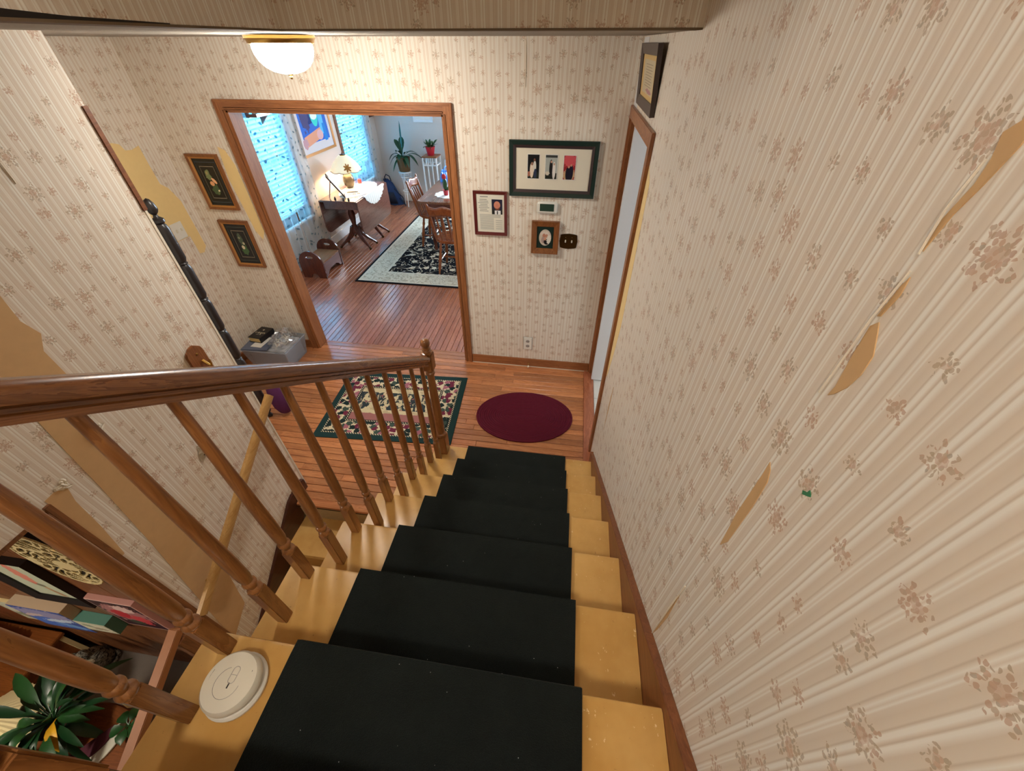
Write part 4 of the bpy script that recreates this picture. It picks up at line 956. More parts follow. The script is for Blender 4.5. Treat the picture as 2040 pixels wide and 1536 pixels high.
wn = struct(MB().box(-1.5, -1.45, DYB+.02, DYB+.07, .75, 2.1).box(-.35, -.3, DYB+.02, DYB+.07, .75, 2.1).box(-1.5, -.3, DYB+.02, DYB+.07, .75, .82).box(-1.5, -.3, DYB+.02, DYB+.07, 2.05, 2.1).box(-.92, -.88, DYB+.02, DYB+.07, .75, 2.1), 'fill_window', 'white_paint', 'added wide window in the back wall, out of view')  # window out of view, added to let more daylight into the dining room
MB().box(-1.46, -.91, DYB+.04, DYB+.044, .8, 2.06).build('pane', 'pane_glass', wn)
MB().box(-.89, -.34, DYB+.04, DYB+.044, .8, 2.06).build('pane', 'pane_glass', wn)
def curtain(y0, y1, z0, z1, label, ph):
    nu = 60
    def f(u, v):
        amp = .016+.012*math.sin(3.1*u+ph)
        return (DX+.055+amp*math.sin(u*(y1-y0)*46+ph+.3*v), y0+(y1-y0)*u, z0+(z1-z0)*v)
    t = thing('sheer_curtain', (DX+.055, (y0+y1)/2, z0), label, 'curtain', 'leaf-print sheers')
    MB().grid(f, nu, 6).build('cloth', 'sheer', t, smooth=2, fixn=False)
    return t
curtain(4.50, 5.00, .09, 2.2, 'leaf-print sheer curtain, nearest the opening casing', 0)
curtain(5.00, 5.60, .09, 2.2, 'leaf-print sheer curtain left of the big blue poster', 2)
curtain(6.68, 7.22, .09, 2.2, 'leaf-print sheer curtain behind the lit table lamp', 1)
curtain(7.22, 7.76, .06, 2.2, 'leaf-print sheer curtain behind the blue backpack', 3)
rod = thing('curtain_rod', (DX+.06, 6.0, 2.21), 'long brown curtain rod above the dining windows', 'rod')
MB().tube([(DX+.055, 4.4, 2.215), (DX+.055, 7.85, 2.215)], .011, 8).build('pole', 'mahogany', rod, smooth=True)
for yy in (4.42, 6.1, 7.83): MB().tube([(DX, yy, 2.23), (DX+.055, yy, 2.225)], .006, 6).build('bracket', 'mahogany', rod)
# big poster between the windows
post_ = paint('poster_print', c(214, 210, 214), [('r', .5, .54, .42, .42, 0, c(52, 108, 206)), ('r', .28, .66, .15, .30, 6, c(40, 56, 118)), ('b', .26, .45, .13, .2, 0, c(74, 70, 120)), ('e', .56, .52, .12, .20, 0, c(60, 214, 206)), ('e', .56, .46, .10, .05, 0, c(236, 240, 232)), ('e', .55, .60, .09, .035, 0, c(120, 226, 214)), ('e', .58, .72, .03, .05, 0, c(246, 240, 200)), ('r', .75, .5, .07, .3, -4, c(96, 190, 246)), ('r', .40, .19, .28, .07, 8, c(226, 160, 130)), ('e', .62, .20, .10, .07, 0, c(226, 176, 176)), ('r', .80, .22, .05, .12, 0, c(40, 130, 214)), ('b', .12, .14, .08, .08, 0, c(190, 150, 160))], .12, .6)
picture('poster', 'large framed abstract blue poster between the dining windows', 'x+', DX, 5.62, 6.50, 1.215, 2.15, .03, .03, 'gold_frame', post_, cat='poster')
# small framed print at the back wall
bp_ = paint('flower_print', c(232, 228, 218), [('r', .5, .5, .30, .34, 0, c(206, 206, 190)), ('b', .5, .62, .2, .16, 0, c(80, 60, 90)), ('b', .5, .35, .2, .14, 0, c(110, 130, 90))], .4)
picture('picture_frame', 'small white framed flower print on the dining back wall', 'y', DYB, -2.92, -2.56, 1.34, 1.78, .04, .02, 'white_paint', bp_)
# wall shelves
t = thing('wall_shelf', (DX, 4.75, 1.78), 'dark wooden wall shelf in the upper left corner of the opening', 'shelf')
MB().box(DX+.1, DX+.22, 4.66, 4.90, 1.80, 1.83).build('board', 'mahogany', t, bev=.003)
MB().prism([(DX+.1, 1.80), (DX+.2, 1.80), (DX+.12, 1.73), (DX+.1, 1.71)], 'y', 4.87, 4.89).build('bracket', 'mahogany', t)
MB().box(DX+.012, DX+.1, 4.70, 4.72, 1.79, 1.84).box(DX+.012, DX+.1, 4.85, 4.87, 1.79, 1.84).build('arm', 'mahogany', t)
tag(MB().lathe([(.0, 1.831), (.025, 1.831), (.028, 1.87), (.015, 1.90), (.017, 1.92), (0, 1.925)], DX+.16, 4.72, 12).build('shelf_vase', 'white_plastic', smooth=True), 'small white vase on the dark wall shelf', 'vase')
t = thing('wall_shelf', (DX, 8.0, 1.44), 'dark corner shelf high between sheer curtain and back wall', 'shelf')
MB().prism([(DX, DYB), (DX+.22, DYB), (DX+.14, DYB-.14), (DX, DYB-.22)], 'z', 1.46, 1.49).build('board', 'mahogany', t)
MB().box(DX, DX+.02, DYB-.2, DYB-.01, 1.42, 1.46).build('bracket', 'mahogany', t)
# rug
RX0, RX1, RY0, RY1 = -2.765, -.465, 4.535, 7.535
tag(MB().box(RX0, RX1, RY0, RY1, 0, .010).build('area_rug', 'dining_rug_weave', uv=lambda co: ((co.x-RX0)/2.3, (co.y-RY0)/3.0)), 'black floral rug with wide cream border under the dining table', 'rug')
# --- drop-leaf table
t = thing('drop_leaf_table', (-3.235, 5.96, 0), 'mahogany drop-leaf pedestal table under the big poster', 'table')
MB().box(-3.50, -2.965, 5.42, 6.50, .722, .742).build('table_top', 'mahogany', t, bev=.004)
def leafpoly():
    r = .10; y0, y1, z0, z1 = 5.42, 6.50, .27, .735
    pts = [(y0, z1), (y0, z0+r)]
    pts += [(y0+r-r*math.cos(a), z0+r-r*math.sin(a)) for a in (.4, .8, 1.2)]+[(y0+r, z0), (y1-r, z0)]
    pts += [(y1-r+r*math.sin(a), z0+r-r*math.cos(a)) for a in (.4, .8, 1.2)]+[(y1, z0+r), (y1, z1)]
    return pts
MB().prism(leafpoly(), 'x', -2.962, -2.945).build('drop_leaf', 'mahogany', t, bev=.002)
MB().prism(leafpoly(), 'x', -3.520, -3.503).build('drop_leaf', 'mahogany', t, bev=.002)
MB().box(-3.47, -2.99, 5.46, 5.48, .62, .722).box(-3.47, -2.99, 6.44, 6.46, .62, .722).box(-3.47, -3.45, 5.46, 6.46, .62, .722).box(-3.01, -2.99, 5.46, 6.46, .62, .722).build('apron', 'mahogany', t, bev=.002)
for yc in (5.72, 6.22):
    MB().lathe([(.05, .20), (.06, .24), (.045, .28), (.03, .33), (.045, .42), (.05, .48), (.03, .56), (.045, .60), (.06, .625)], -3.235, yc, 16).build('pedestal', 'mahogany_z', t, smooth=True)
    for sx in (-1, 1):
        for sy in (-1, 1):
            pts = []
            for k in range(7):
                f = k/6; pts.append((-3.235+sx*(.03+.20*f), yc+sy*(.02+.10*f*1), .30-.27*f**.55+(.0 if f < .9 else -.005)))
            MB().tube(pts, [.032, .03, .027, .024, .021, .019, .017], 8).build('leg', 'mahogany_z', t, smooth=True)
            MB().lathe([(.014, 0), (.02, .008), (.02, .022), (.01, .03)], -3.235+sx*.238, yc+sy*.124, 10).build('brass_foot', 'aged_brass', t, smooth=True)
MB().box(-3.25, -3.22, 5.74, 6.20, .24, .29).build('stretcher', 'mahogany', t, bev=.004)
# lace runner over the table
mb = MB(); cx, cy = -3.19, 6.02
pl_ = [(cx+.23*math.cos(a), cy+.44*math.sin(a)*(1+.02*math.sin(16*a))) for a in [2*PI*k/64 for k in range(64)]]
pl_ = [(min(p[0], -2.945), p[1]) for p in pl_]
mb.prism(pl_, 'z', .7425, .7450)
def flap(u, v):
    yy = 5.66+.72*u; dep = .17*math.sin(PI*u)**.7*(1+.06*abs(math.sin(u*22)))
    return (-2.936+.006*math.sin(u*70)*v, yy, .745-dep*v)
mb.grid(lambda u, v: flap(u, v), 60, 5)
mb.grid(lambda u, v: (-2.97+.034*v, 5.66+.72*u, .7455), 60, 1)
tag(mb.build('lace_runner', 'lace', fixn=False, smooth=True), 'white lace runner hanging over the drop-leaf table', 'cloth')
# table lamp
lx, ly, lz = -3.345, 6.08, .7455
t = thing('table_lamp', (lx, ly, lz), 'lit table lamp with pale glass shade and bronze egg base', 'lamp')
MB().lathe([(.035, lz), (.05, lz+.01), (.073, lz+.05), (.083, lz+.10), (.075, lz+.15), (.055, lz+.19), (.03, lz+.215), (.022, lz+.225), (.022, lz+.24)], lx, ly, 24).build('base', 'bronze_ceramic', t, smooth=True)
MB().lathe([(.012, lz+.235), (.012, lz+.42), (.045, lz+.435), (.045, lz+.445), (.008, lz+.455), (.006, lz+.47), (0, lz+.475)], lx, ly, 12).build('stem', 'aged_brass', t, smooth=True)
MB().lathe([(0, lz+.29), (.02, lz+.30), (.026, lz+.325), (.018, lz+.35), (0, lz+.36)], lx, ly, 12).build('bulb', 'bulb_glow', t, smooth=True)
n = 48; mb = MB(); V = []
for r_, z_ in ((.048, lz+.435), (.085, lz+.415), (.15, lz+.35), (.20, lz+.275), (.212, lz+.245)):
    for k in range(n):
        a = 2*PI*k/n; sc_ = 1+.035*abs(math.sin(4*a)); V.append((lx+r_*sc_*math.cos(a), ly+r_*sc_*math.sin(a), z_-(.012*abs(math.sin(4*a)) if r_ > .2 else 0)))
mb.add(V, [(i*n+k, i*n+(k+1) % n, (i+1)*n+(k+1) % n, (i+1)*n+k) for i in range(4) for k in range(n)])
shd = mb.build('shade', 'lit_shade', t, smooth=2, fixn=False)
mb = MB(); 
mb.tube([(lx+.214*(1+.035*abs(math.sin(4*a)))*math.cos(a), ly+.214*(1+.035*abs(math.sin(4*a)))*math.sin(a), lz+.245-.012*abs(math.sin(4*a))) for a in [2*PI*k/n for k in range(n)]], .004, 5, closed=True)
mb.build('rim_wire', 'aged_brass', shd)
mb = MB(); ca = -.95
for k in range(7):
    an = 2*PI*k/7
    for (ru, rv) in ((.028, .011),):
        ce = (math.cos(an)*.026, math.sin(an)*.026)
        poly = [(ce[0]+ru*math.cos(q)*math.cos(an)-rv*math.sin(q)*math.sin(an), ce[1]+ru*math.cos(q)*math.sin(an)+rv*math.sin(q)*math.cos(an)) for q in [2*PI*j/10 for j in range(10)]]
        i0 = len(mb.v)
        for (pu, pv) in poly:
            a = ca+pu/.18; zz = lz+.305+pv; r_ = .212-(zz-lz-.245)*.72+.024
            mb.v.append((lx+r_*math.cos(a), ly+r_*math.sin(a), zz))
        mb.f.append(tuple(range(i0, i0+10)))
mb.build('flower_motif', plain('amber_glass', c(176, 112, 20), .3, .5), shd, fixn=False)
# leaning photo frame, candle, pens and notepad on the table
t = thing('photo_frame', (-3.235, 5.60, .743), 'dark standing photo frame leaning near the table edge', 'photo frame')
wv = Vector((-.5, .86, 0)).normalized(); nv = Vector((.86, .5, 0)).normalized()
b0 = Vector((-3.19, 5.57, .744)); tp = Vector((-.155, -.09, .285))
th = Vector((.014, .008, .006))
V = []
for s_ in (0, 1):
    for (a, e) in ((0, 0), (1, 0), (1, 1), (0, 1)): V.append(tuple(b0+wv*.20*a+tp*e+th*s_))
MB().add(V, [(3, 2, 1, 0), (4, 5, 6, 7), (0, 1, 5, 4), (1, 2, 6, 5), (2, 3, 7, 6), (3, 0, 4, 7)]).build('frame', 'dark_frame', t, bev=.003)
V = [tuple(b0+wv*.20*a+tp*e+th*1.08) for (a, e) in ((.12, .1), (.88, .1), (.88, .9), (.12, .9))]
MB().add(V, [(0, 1, 2, 3)]).build('photo', 'paper', t)
MB().tube([b0+wv*.1+tp*.75, Vector((-3.40, 5.53, .746))], .008, 6).build('easel_leg', 'mahogany', t)
tag(MB().lathe([(.0, .7465), (.028, .7465), (.03, .80), (.022, .805), (0, .80)], -3.31, 6.34, 14).build('candle', 'red_wax', smooth=True), 'red candle on the lace beside the table lamp', 'candle')
nt = thing('notepad', (-3.21, 5.86, .7465), 'white notepads stacked on the lace in front of the lamp', 'notepad')
MB().box(-.08, .08, -.05, .05, 0, .012).xf(Matrix.Translation((-3.22, 5.88, .7465)) @ Matrix.Rotation(.5, 4, 'Z')).build('lower_pad', 'grey_plastic', nt)
MB().box(-.06, .06, -.04, .04, .0125, .02).xf(Matrix.Translation((-3.22, 5.88, .7465)) @ Matrix.Rotation(.3, 4, 'Z')).build('upper_pad', 'paper', nt)
gl = thing('eyeglasses', (-3.13, 5.76, .7465), 'folded dark eyeglasses on the lace runner', 'glasses')
for k in (0, 1):
    MB().tube([(-3.13+.045*k+.02*math.cos(a), 5.76+.03*k+.016*math.sin(a), .752) for a in [2*PI*j/14 for j in range(14)]], .003, 5, closed=True).build('lens_rim', 'book_black', gl)
MB().tube([(-3.15, 5.76, .752), (-3.20, 5.70, .75), (-3.19, 5.68, .75)], .0025, 5).build('temple', 'book_black', gl)
for k, (xx, yy) in enumerate(((-3.30, 5.50), (-3.16, 5.47), (-3.09, 5.48))):
    tag(MB().lathe([(.012, .7425), (.016, .75), (.008, .765), (.010, .772), (0, .778)], xx, yy, 10).build('trinket', 'book_black', smooth=True), ('little dark trinket at the table edge behind the photo frame', 'little dark trinket at the table edge below the photo frame', 'little dark trinket nearest the table corner')[k], 'ornament', 'trinkets on the drop-leaf table')
# --- child's step bench
t = thing('step_bench', (-3.34, 4.80, 0), 'small dark wooden bench with arched ends and hand holes', 'bench')
def endpanel(yv):
    n = 14; cx = -3.335; hw = .165
    out_ = [(cx-hw, 0), (cx-hw*1.0, .20)]+[(cx+hw*math.cos(PI-PI*k/n), .20+.165*math.sin(PI*k/n)) for k in range(1, n)]+[(cx+hw, .20), (cx+hw, 0), (cx+.06, 0), (cx+.04, .045), (cx, .065), (cx-.04, .045), (cx-.06, 0)]
    hole = [(cx+.05*math.cos(a), .285+.018*math.sin(a)) for a in [2*PI*j/16 for j in range(16)]]
    bm = bmesh.new(); ev = []
    for poly in (out_, hole):
        vs_ = [bm.verts.new((p[0], yv, p[1])) for p in poly]
        for i in range(len(vs_)): ev.append(bm.edges.new((vs_[i], vs_[(i+1) % len(vs_)])))
    r_ = bmesh.ops.triangle_fill(bm, edges=ev, use_beauty=True)
    e_ = bmesh.ops.extrude_face_region(bm, geom=bm.faces[:])
    bmesh.ops.translate(bm, verts=[g for g in e_['geom'] if isinstance(g, bmesh.types.BMVert)], vec=(0, .02, 0))
    mb = MB(); bm.verts.index_update(); mb.v = [tuple(v.co) for v in bm.verts]; mb.f = [tuple(v.index for v in f.verts) for f in bm.faces]; bm.free()
    mb.build('end_panel', 'mahogany_z', t)
endpanel(4.56); endpanel(5.02)
MB().box(-3.49, -3.175, 4.582, 5.018, .195, .215).build('seat', wood('bench_seat', c(176, 120, 78), c(120, 72, 42), 'y'), t, bev=.003)
MB().prism([(4.582, .195), (4.582, .02), (4.63, .02), (4.66, .06), (4.72, .085), (4.88, .085), (4.94, .06), (4.97, .02), (5.018, .02), (5.018, .195)], 'x', -3.195, -3.178).build('front_board', 'mahogany', t)
# --- chairs: spindle-back
def chair(loc, rotz, label):
    t = thing('dining_chair', (0, 0, 0), label, 'chair', 'spindle-back dining chairs')
    poly = [(.20*math.cos(a)*(1.08 if math.sin(a) > 0 else 1.0), .205*math.sin(a)) for a in [2*PI*k/28 for k in range(28)]]
    poly = [(max(-.205, min(.205, x*1.12)), max(-.195, min(.205, y*1.1))) for x, y in poly]
    MB().prism(poly, 'z', .425, .458).build('seat', 'maple', t, bev=.008, smooth=True)
    for sx in (-1, 1):
        for sy in (-1, 1):
            a = Vector((sx*.13, sy*.13, .43)); b = Vector((sx*.185, sy*.19, 0))
            pts = [a.lerp(b, f) for f in (0, .15, .22, .30, .45, .62, .66, .72, .85, .95, 1)]
            MB().tube(pts, [.015, .016, .020, .015, .021, .023, .016, .022, .018, .013, .012], 10).build('leg', 'maple', t, smooth=True)
    for sx in (-1, 1): MB().tube([(sx*.165, -.165, .17), (sx*.165, 0, .17), (sx*.165, .165, .17)], [.009, .014, .009], 8).build('stretcher', 'maple', t, smooth=True)
    MB().tube([(-.165, 0, .17), (0, 0, .17), (.165, 0, .17)], [.009, .014, .009], 8).build('stretcher', 'maple', t, smooth=True)
    for sx in (-1, 1):
        pts = [Vector((sx*.165, -.165, .45)), Vector((sx*.178, -.19, .56)), Vector((sx*.19, -.235, .72)), Vector((sx*.198, -.275, .86)), Vector((sx*.20, -.282, .885)), Vector((sx*.202, -.29, .915)), Vector((sx*.203, -.295, .94))]
        MB().tube(pts, [.014, .019, .018, .014, .011, .017, .006], 10).build('back_post', 'maple', t, smooth=True)
    cr = []
    mb = MB()
    def crest(u, v):
        x = -.2+.4*u; top = .895+.02*math.cos(u*4*PI)*.5+.015*math.sin(PI*u); bot = .80-.012*math.cos(u*2*PI)
        z = bot+(top-bot)*v; y = -.195-(z-.45)*.20-.03*math.sin(PI*u)
        return (x, y, z)
    mb.grid(crest, 20, 4); o = mb.build('crest_rail', 'maple', t, smooth=2, solid=.02)
    for k in range(4):
        x = -.11+.0733*k
        MB().tube([(x*.9, -.165, .45), (x*.95, -.215, .62), (x, -.275, .80)], [.010, .014, .010], 8).build('spindle', 'maple', t, smooth=True)
    t.location = loc; t.rotation_euler = (0, 0, rotz); return t
chair((-1.51, 5.075, .0135), 0, 'spindle-back dining chair with its back towards the opening')
chair((-2.03, 5.98, .0135), -PI/2, 'spindle-back dining chair at the long left side of the table')
# --- dining table
t = thing('dining_table', (-1.62, 6.4, .01), 'long brown wooden dining table standing on the floral rug', 'table')
n = 5; x0, x1, y0, y1, r = -2.13, -1.10, 5.53, 7.2, .08
cn = []
for (cx_, cy_, a0_) in ((x1-r, y1-r, 0), (x0+r, y1-r, PI/2), (x0+r, y0+r, PI), (x1-r, y0+r, 1.5*PI)):
    cn += [(cx_+r*math.cos(a0_+k*PI/2/n), cy_+r*math.sin(a0_+k*PI/2/n)) for k in range(n+1)]
MB().prism(cn, 'z', .722, .752).build('table_top', wood('table_top_wood', c(164, 112, 82), c(112, 68, 46), 'y', .6, .22, .5, .05, coat=.4), t, bev=.006)
MB().box(x0+.1, x1-.1, y0+.12, y0+.14, .63, .722).box(x0+.1, x1-.1, y1-.14, y1-.12, .63, .722).box(x0+.1, x0+.12, y0+.12, y1-.12, .63, .722).box(x1-.12, x1-.1, y0+.12, y1-.12, .63, .722).build('apron', 'mahogany', t)
for (a, b) in ((x0+.15, y0+.18), (x1-.15, y0+.18), (x0+.15, y1-.18), (x1-.15, y1-.18)):
    MB().lathe([(.02, .012), (.03, .03), (.022, .06), (.03, .12), (.04, .3), (.03, .45), (.04, .5), (.04, .63)], a, b, 14).build('leg', 'mahogany_z', t, smooth=True)
mb = MB(); mb.prism([(-1.72+.24*(1+.04*math.sin(13*a))*math.cos(a), 5.92+.20*(1+.04*math.sin(13*a))*math.sin(a)) for a in [2*PI*k/78 for k in range(78)]], 'z', .7525, .755)
tag(mb.build('doily', 'lace'), 'white scalloped doily on the dining table', 'doily')
t = thing('potted_plant', (-1.79, 5.88, .755), 'little green plant with red bloom in a red pot on the doily', 'plant')
MB().lathe([(.03, .756), (.04, .82), (.044, .825), (.034, .822), (0, .815)], -1.79, 5.88, 14).build('pot', 'red_pot', t, smooth=True)
MB().lathe([(.012, .815), (.03, .85), (.034, .90), (.026, .95), (.01, .97), (0, .972)], -1.79, 5.88, 12).build('stem', 'leaf_green', t, smooth=True)
MB().lathe([(.0, .955), (.028, .97), (.032, 1.0), (.02, 1.025), (0, 1.03)], -1.80, 5.885, 12).build('bloom', 'red_wax', t, smooth=True)
MB().tube([(-1.765, 5.88, .82), (-1.74, 5.88, .87), (-1.735, 5.89, .92)], [.012, .010, .002], 6).build('side_shoot', 'leaf_green', t, smooth=True)
t = thing('shopping_bag', (-2.06, 6.75, .752), 'bright blue bag lying at the far end of the dining table', 'bag')
def bagg(u, v):
    a = 2*PI*u; return (-2.02+(.10+.015*math.sin(3*a))*math.cos(a)*(1-.3*v*v), 6.75+.20*math.sin(a)*(1-.25*v*v), .753+.11*v+.02*math.sin(5*a)*v)
MB().grid(bagg, 24, 5).add([bagg(k/24, 1) for k in range(24)]+[(-2.02, 6.75, .835)], [(k, (k+1) % 24, 24) for k in range(24)]).build('body', 'blue_bag', t, smooth=True)
MB().tube([(-2.02, 6.62, .85), (-2.02, 6.68, .93), (-2.02, 6.80, .93), (-2.02, 6.86, .85)], .008, 6).build('handle', 'blue_bag', t, smooth=True)
# --- backpack leaning at the curtain
t = thing('backpack', (-3.42, 7.86, 0), 'blue backpack leaning in the corner beside the curtain', 'backpack')
def pack(u, v):
    a = 2*PI*u; w_ = .11-.035*v; lean = -.09*v
    x = -3.43+lean+w_*1.15*math.cos(a); y = 7.84+(.10-.03*v)*math.sin(a)+.02*v
    return (x+(.05 if math.cos(a) > .3 else 0)*(1-v)*max(0, math.cos(a)), y, .005+.44*v-.04*v*v*(1+math.cos(a)))
bd = MB().grid(pack, 24, 8).add([pack(k/24, 1) for k in range(24)]+[(-3.52, 7.86, .45)], [(k, (k+1) % 24, 24) for k in range(24)]).build('body', 'blue_canvas', t, smooth=True)
MB().tube([(-3.53, 7.82, .40), (-3.56, 7.82, .48), (-3.52, 7.82, .53), (-3.46, 7.82, .50), (-3.44, 7.82, .42)], .010, 6).build('handle', 'blue_dark', t, smooth=True)
def pk(u, v):
    return (-3.45+.18*(u-.5)-.05*v+.02, 7.735+.0*u-.035*math.sin(PI*u)*math.sin(PI*v), .04+.20*v)
MB().grid(pk, 8, 6).build('front_pocket', 'blue_dark', t, smooth=2, solid=.012)
MB().tube([(-3.32, 7.80, .12), (-3.20, 7.74, .03), (-3.17, 7.70, .012)], .010, 6).tube([(-3.38, 7.76, .30), (-3.23, 7.75, .15), (-3.19, 7.72, .02)], .010, 6).build('strap', 'blue_dark', t, smooth=True)
# --- plants on stands
def leafs(mb, base, specs, n=7):
    for (az, ln_, rise, droop, wd) in specs:
        az = math.radians(az); sp_ = []
        for k in range(n+1):
            f = k/n; r_ = ln_*f; z_ = rise*f-droop*f*f
            sp_.append(Vector((base[0]+r_*math.cos(az), base[1]+r_*math.sin(az), base[2]+z_)))
        sd_ = Vector((-math.sin(az), math.cos(az), 0)); i0 = len(mb.v)
        for k, p_ in enumerate(sp_):
            f = k/n; w_ = wd*(math.sin(PI*min(1, max(0, (f-.25)/.75)))**.8 if f > .25 else .05)+.0015
            mb.v += [tuple(p_+sd_*w_+Vector((0, 0, w_*.35))), tuple(p_), tuple(p_-sd_*w_+Vector((0, 0, w_*.35)))]
        for k in range(n):
            a = i0+3*k; mb.f += [(a, a+1, a+4, a+3), (a+1, a+2, a+5, a+4)]
    return mb
def stand(cx, cy, zt_, r_, label, sq):
    t = thing('plant_stand', (cx, cy, 0), label, 'plant stand')
    if sq:
        MB().box(cx-r_, cx+r_, cy-r_, cy+r_, zt_-.02, zt_).build('top', 'frame_oak', t, bev=.003)
        for sx in (-1, 1):
            for sy in (-1, 1):
                MB().box(cx+sx*(r_-.015)-.012, cx+sx*(r_-.015)+.012, cy+sy*(r_-.015)-.012, cy+sy*(r_-.015)+.012, 0, zt_-.02).build('leg', 'white_metal', t, bev=.002)
        for sx in (-1, 1):
            MB().box(cx+sx*(r_-.015)-.008, cx+sx*(r_-.015)+.008, cy-r_+.03, cy+r_-.03, zt_-.15, zt_-.13).build('rail', 'white_metal', t)
            MB().box(cx-r_+.03, cx+r_-.03, cy+sx*(r_-.015)-.008, cy+sx*(r_-.015)+.008, zt_-.15, zt_-.13).build('rail', 'white_metal', t)
            for q in (-.06, -.02, .02, .06): MB().box(cx+q-.006, cx+q+.006, cy+sx*(r_-.015)-.006, cy+sx*(r_-.015)+.006, zt_-.13, zt_-.02).build('slat', 'white_metal', t)
            for q in (-.04, .04): MB().box(cx+q-.008, cx+q+.008, cy+sx*(r_-.015)-.006, cy+sx*(r_-.015)+.006, .1, zt_-.15).build('slat', 'white_metal', t)
    else:
        MB().lathe([(r_, zt_-.018), (r_+.006, zt_-.01), (r_, zt_), (0, zt_)], cx, cy, 24).build('top', 'white_metal', t, smooth=True)
        for k in range(3):
            a = 2*PI*k/3+.6
            MB().tube([(cx+r_*.9*math.cos(a), cy+r_*.9*math.sin(a), zt_-.015), (cx+r_*.7*math.cos(a), cy+r_*.7*math.sin(a), zt_*.5), (cx+r_*1.1*math.cos(a), cy+r_*1.1*math.sin(a), .004)], .008, 6).build('leg', 'white_metal', t, smooth=True)
        for zz in (zt_-.09, zt_*.45): MB().tube([(cx+r_*.78*math.cos(a), cy+r_*.78*math.sin(a), zz) for a in [2*PI*k/20 for k in range(20)]], .006, 5, closed=True).build('ring', 'white_metal', t)
        for k in range(9):
            a = 2*PI*k/9
            MB().tube([(cx+r_*.95*math.cos(a+q*.12), cy+r_*.95*math.sin(a+q*.12), zt_-.05+.03*s_) for q, s_ in ((-1, 0), (-.7, 1), (0, -.2), (.7, 1), (1, 0))], .004, 5).build('scroll', 'white_metal', t)
    return t
S1 = (-3.12, 7.80, .60); S2 = (-2.60, 7.86, .865)
stand(S1[0], S1[1], S1[2], .115, 'round white metal plant stand under the basket pot', False)
stand(S2[0], S2[1], S2[2], .14, 'square white plant stand with wooden top under the red pot', True)
t = thing('potted_plant', (S1[0], S1[1], S1[2]), 'drooping leafy plant in a woven basket pot in the dining corner', 'plant')
MB().lathe([(.09, S1[2]+.001), (.10, S1[2]+.02), (.125, S1[2]+.22), (.128, S1[2]+.235), (.115, S1[2]+.235), (.11, S1[2]+.21), (0, S1[2]+.21)], S1[0], S1[1], 24).build('pot', 'basket_weave', t, smooth=True)
sp_ = [(200, .26, .22, .34, .035), (170, .30, .30, .36, .035), (230, .24, .10, .30, .03), (-20, .34, .30, .40, .034), (10, .42, .34, .44, .034), (-50, .28, .24, .36, .034), (40, .30, .32, .30, .03), (100, .12, .44, .12, .05), (120, .2, .36, .2, .055), (270, .2, .24, .24, .05), (300, .22, .14, .26, .03), (250, .16, .32, .2, .05), (150, .16, .40, .12, .05), (80, .06, .62, .06, .016), (330, .16, .26, .16, .03)]
for k in range(0, len(sp_), 1): leafs(MB(), (S1[0], S1[1], S1[2]+.22), [sp_[k]]).build('leaf', 'leaf_dark', t, smooth=2, fixn=False)
t = thing('potted_plant', (S2[0], S2[1], S2[2]), 'bushy green plant in a bright red pot on the square stand', 'plant')
MB().lathe([(.055, S2[2]+.001), (.06, S2[2]+.01), (.085, S2[2]+.13), (.09, S2[2]+.14), (.078, S2[2]+.138), (0, S2[2]+.12)], S2[0], S2[1], 20).build('pot', 'red_pot', t, smooth=True)
rg = random.Random(11); mb = MB()
for k in range(38):
    leafs(mb, (S2[0]+rg.uniform(-.05, .05), S2[1]+rg.uniform(-.05, .05), S2[2]+.12), [(rg.uniform(0, 360), rg.uniform(.05, .16), rg.uniform(.06, .16), rg.uniform(0, .08), rg.uniform(.012, .02))], 4)
tag(mb.build('foliage', 'leaf_green', t, smooth=2, fixn=False), kind='stuff')
# white wicker chair back at the far right
t = thing('wicker_chair', (-2.2, 7.85, 0), 'white wicker chair behind the dining table by the back wall', 'chair')
MB().box(-2.39, -1.98, 7.62, 8.02, .40, .44).build('seat', 'wicker_white', t, bev=.01)
for a, b in ((-2.37, 7.64), (-2.0, 7.64), (-2.37, 8.0), (-2.0, 8.0)): MB().tube([(a, b, 0), (a, b, .41)], .018, 8).build('leg', 'wicker_white', t, smooth=True)
MB().tube([(-2.39, 8.0, .42), (-2.41, 8.02, .62), (-2.40, 8.03, .75), (-2.2, 8.03, .80), (-2.02, 8.03, .75), (-1.96, 8.02, .62), (-1.98, 8.0, .42)], .016, 8).build('back_frame', 'wicker_white', t, smooth=True)
for k in range(9):
    x = -2.36+.055*k; MB().tube([(x, 8.0, .43), (x+.02, 8.03, .74)], .006, 5).build('cane', 'wicker_white', t)
for k in range(5): MB().tube([(-2.39, 8.01, .50+.05*k), (-1.99, 8.01, .50+.05*k)], .005, 5).build('cane', 'wicker_white', t)

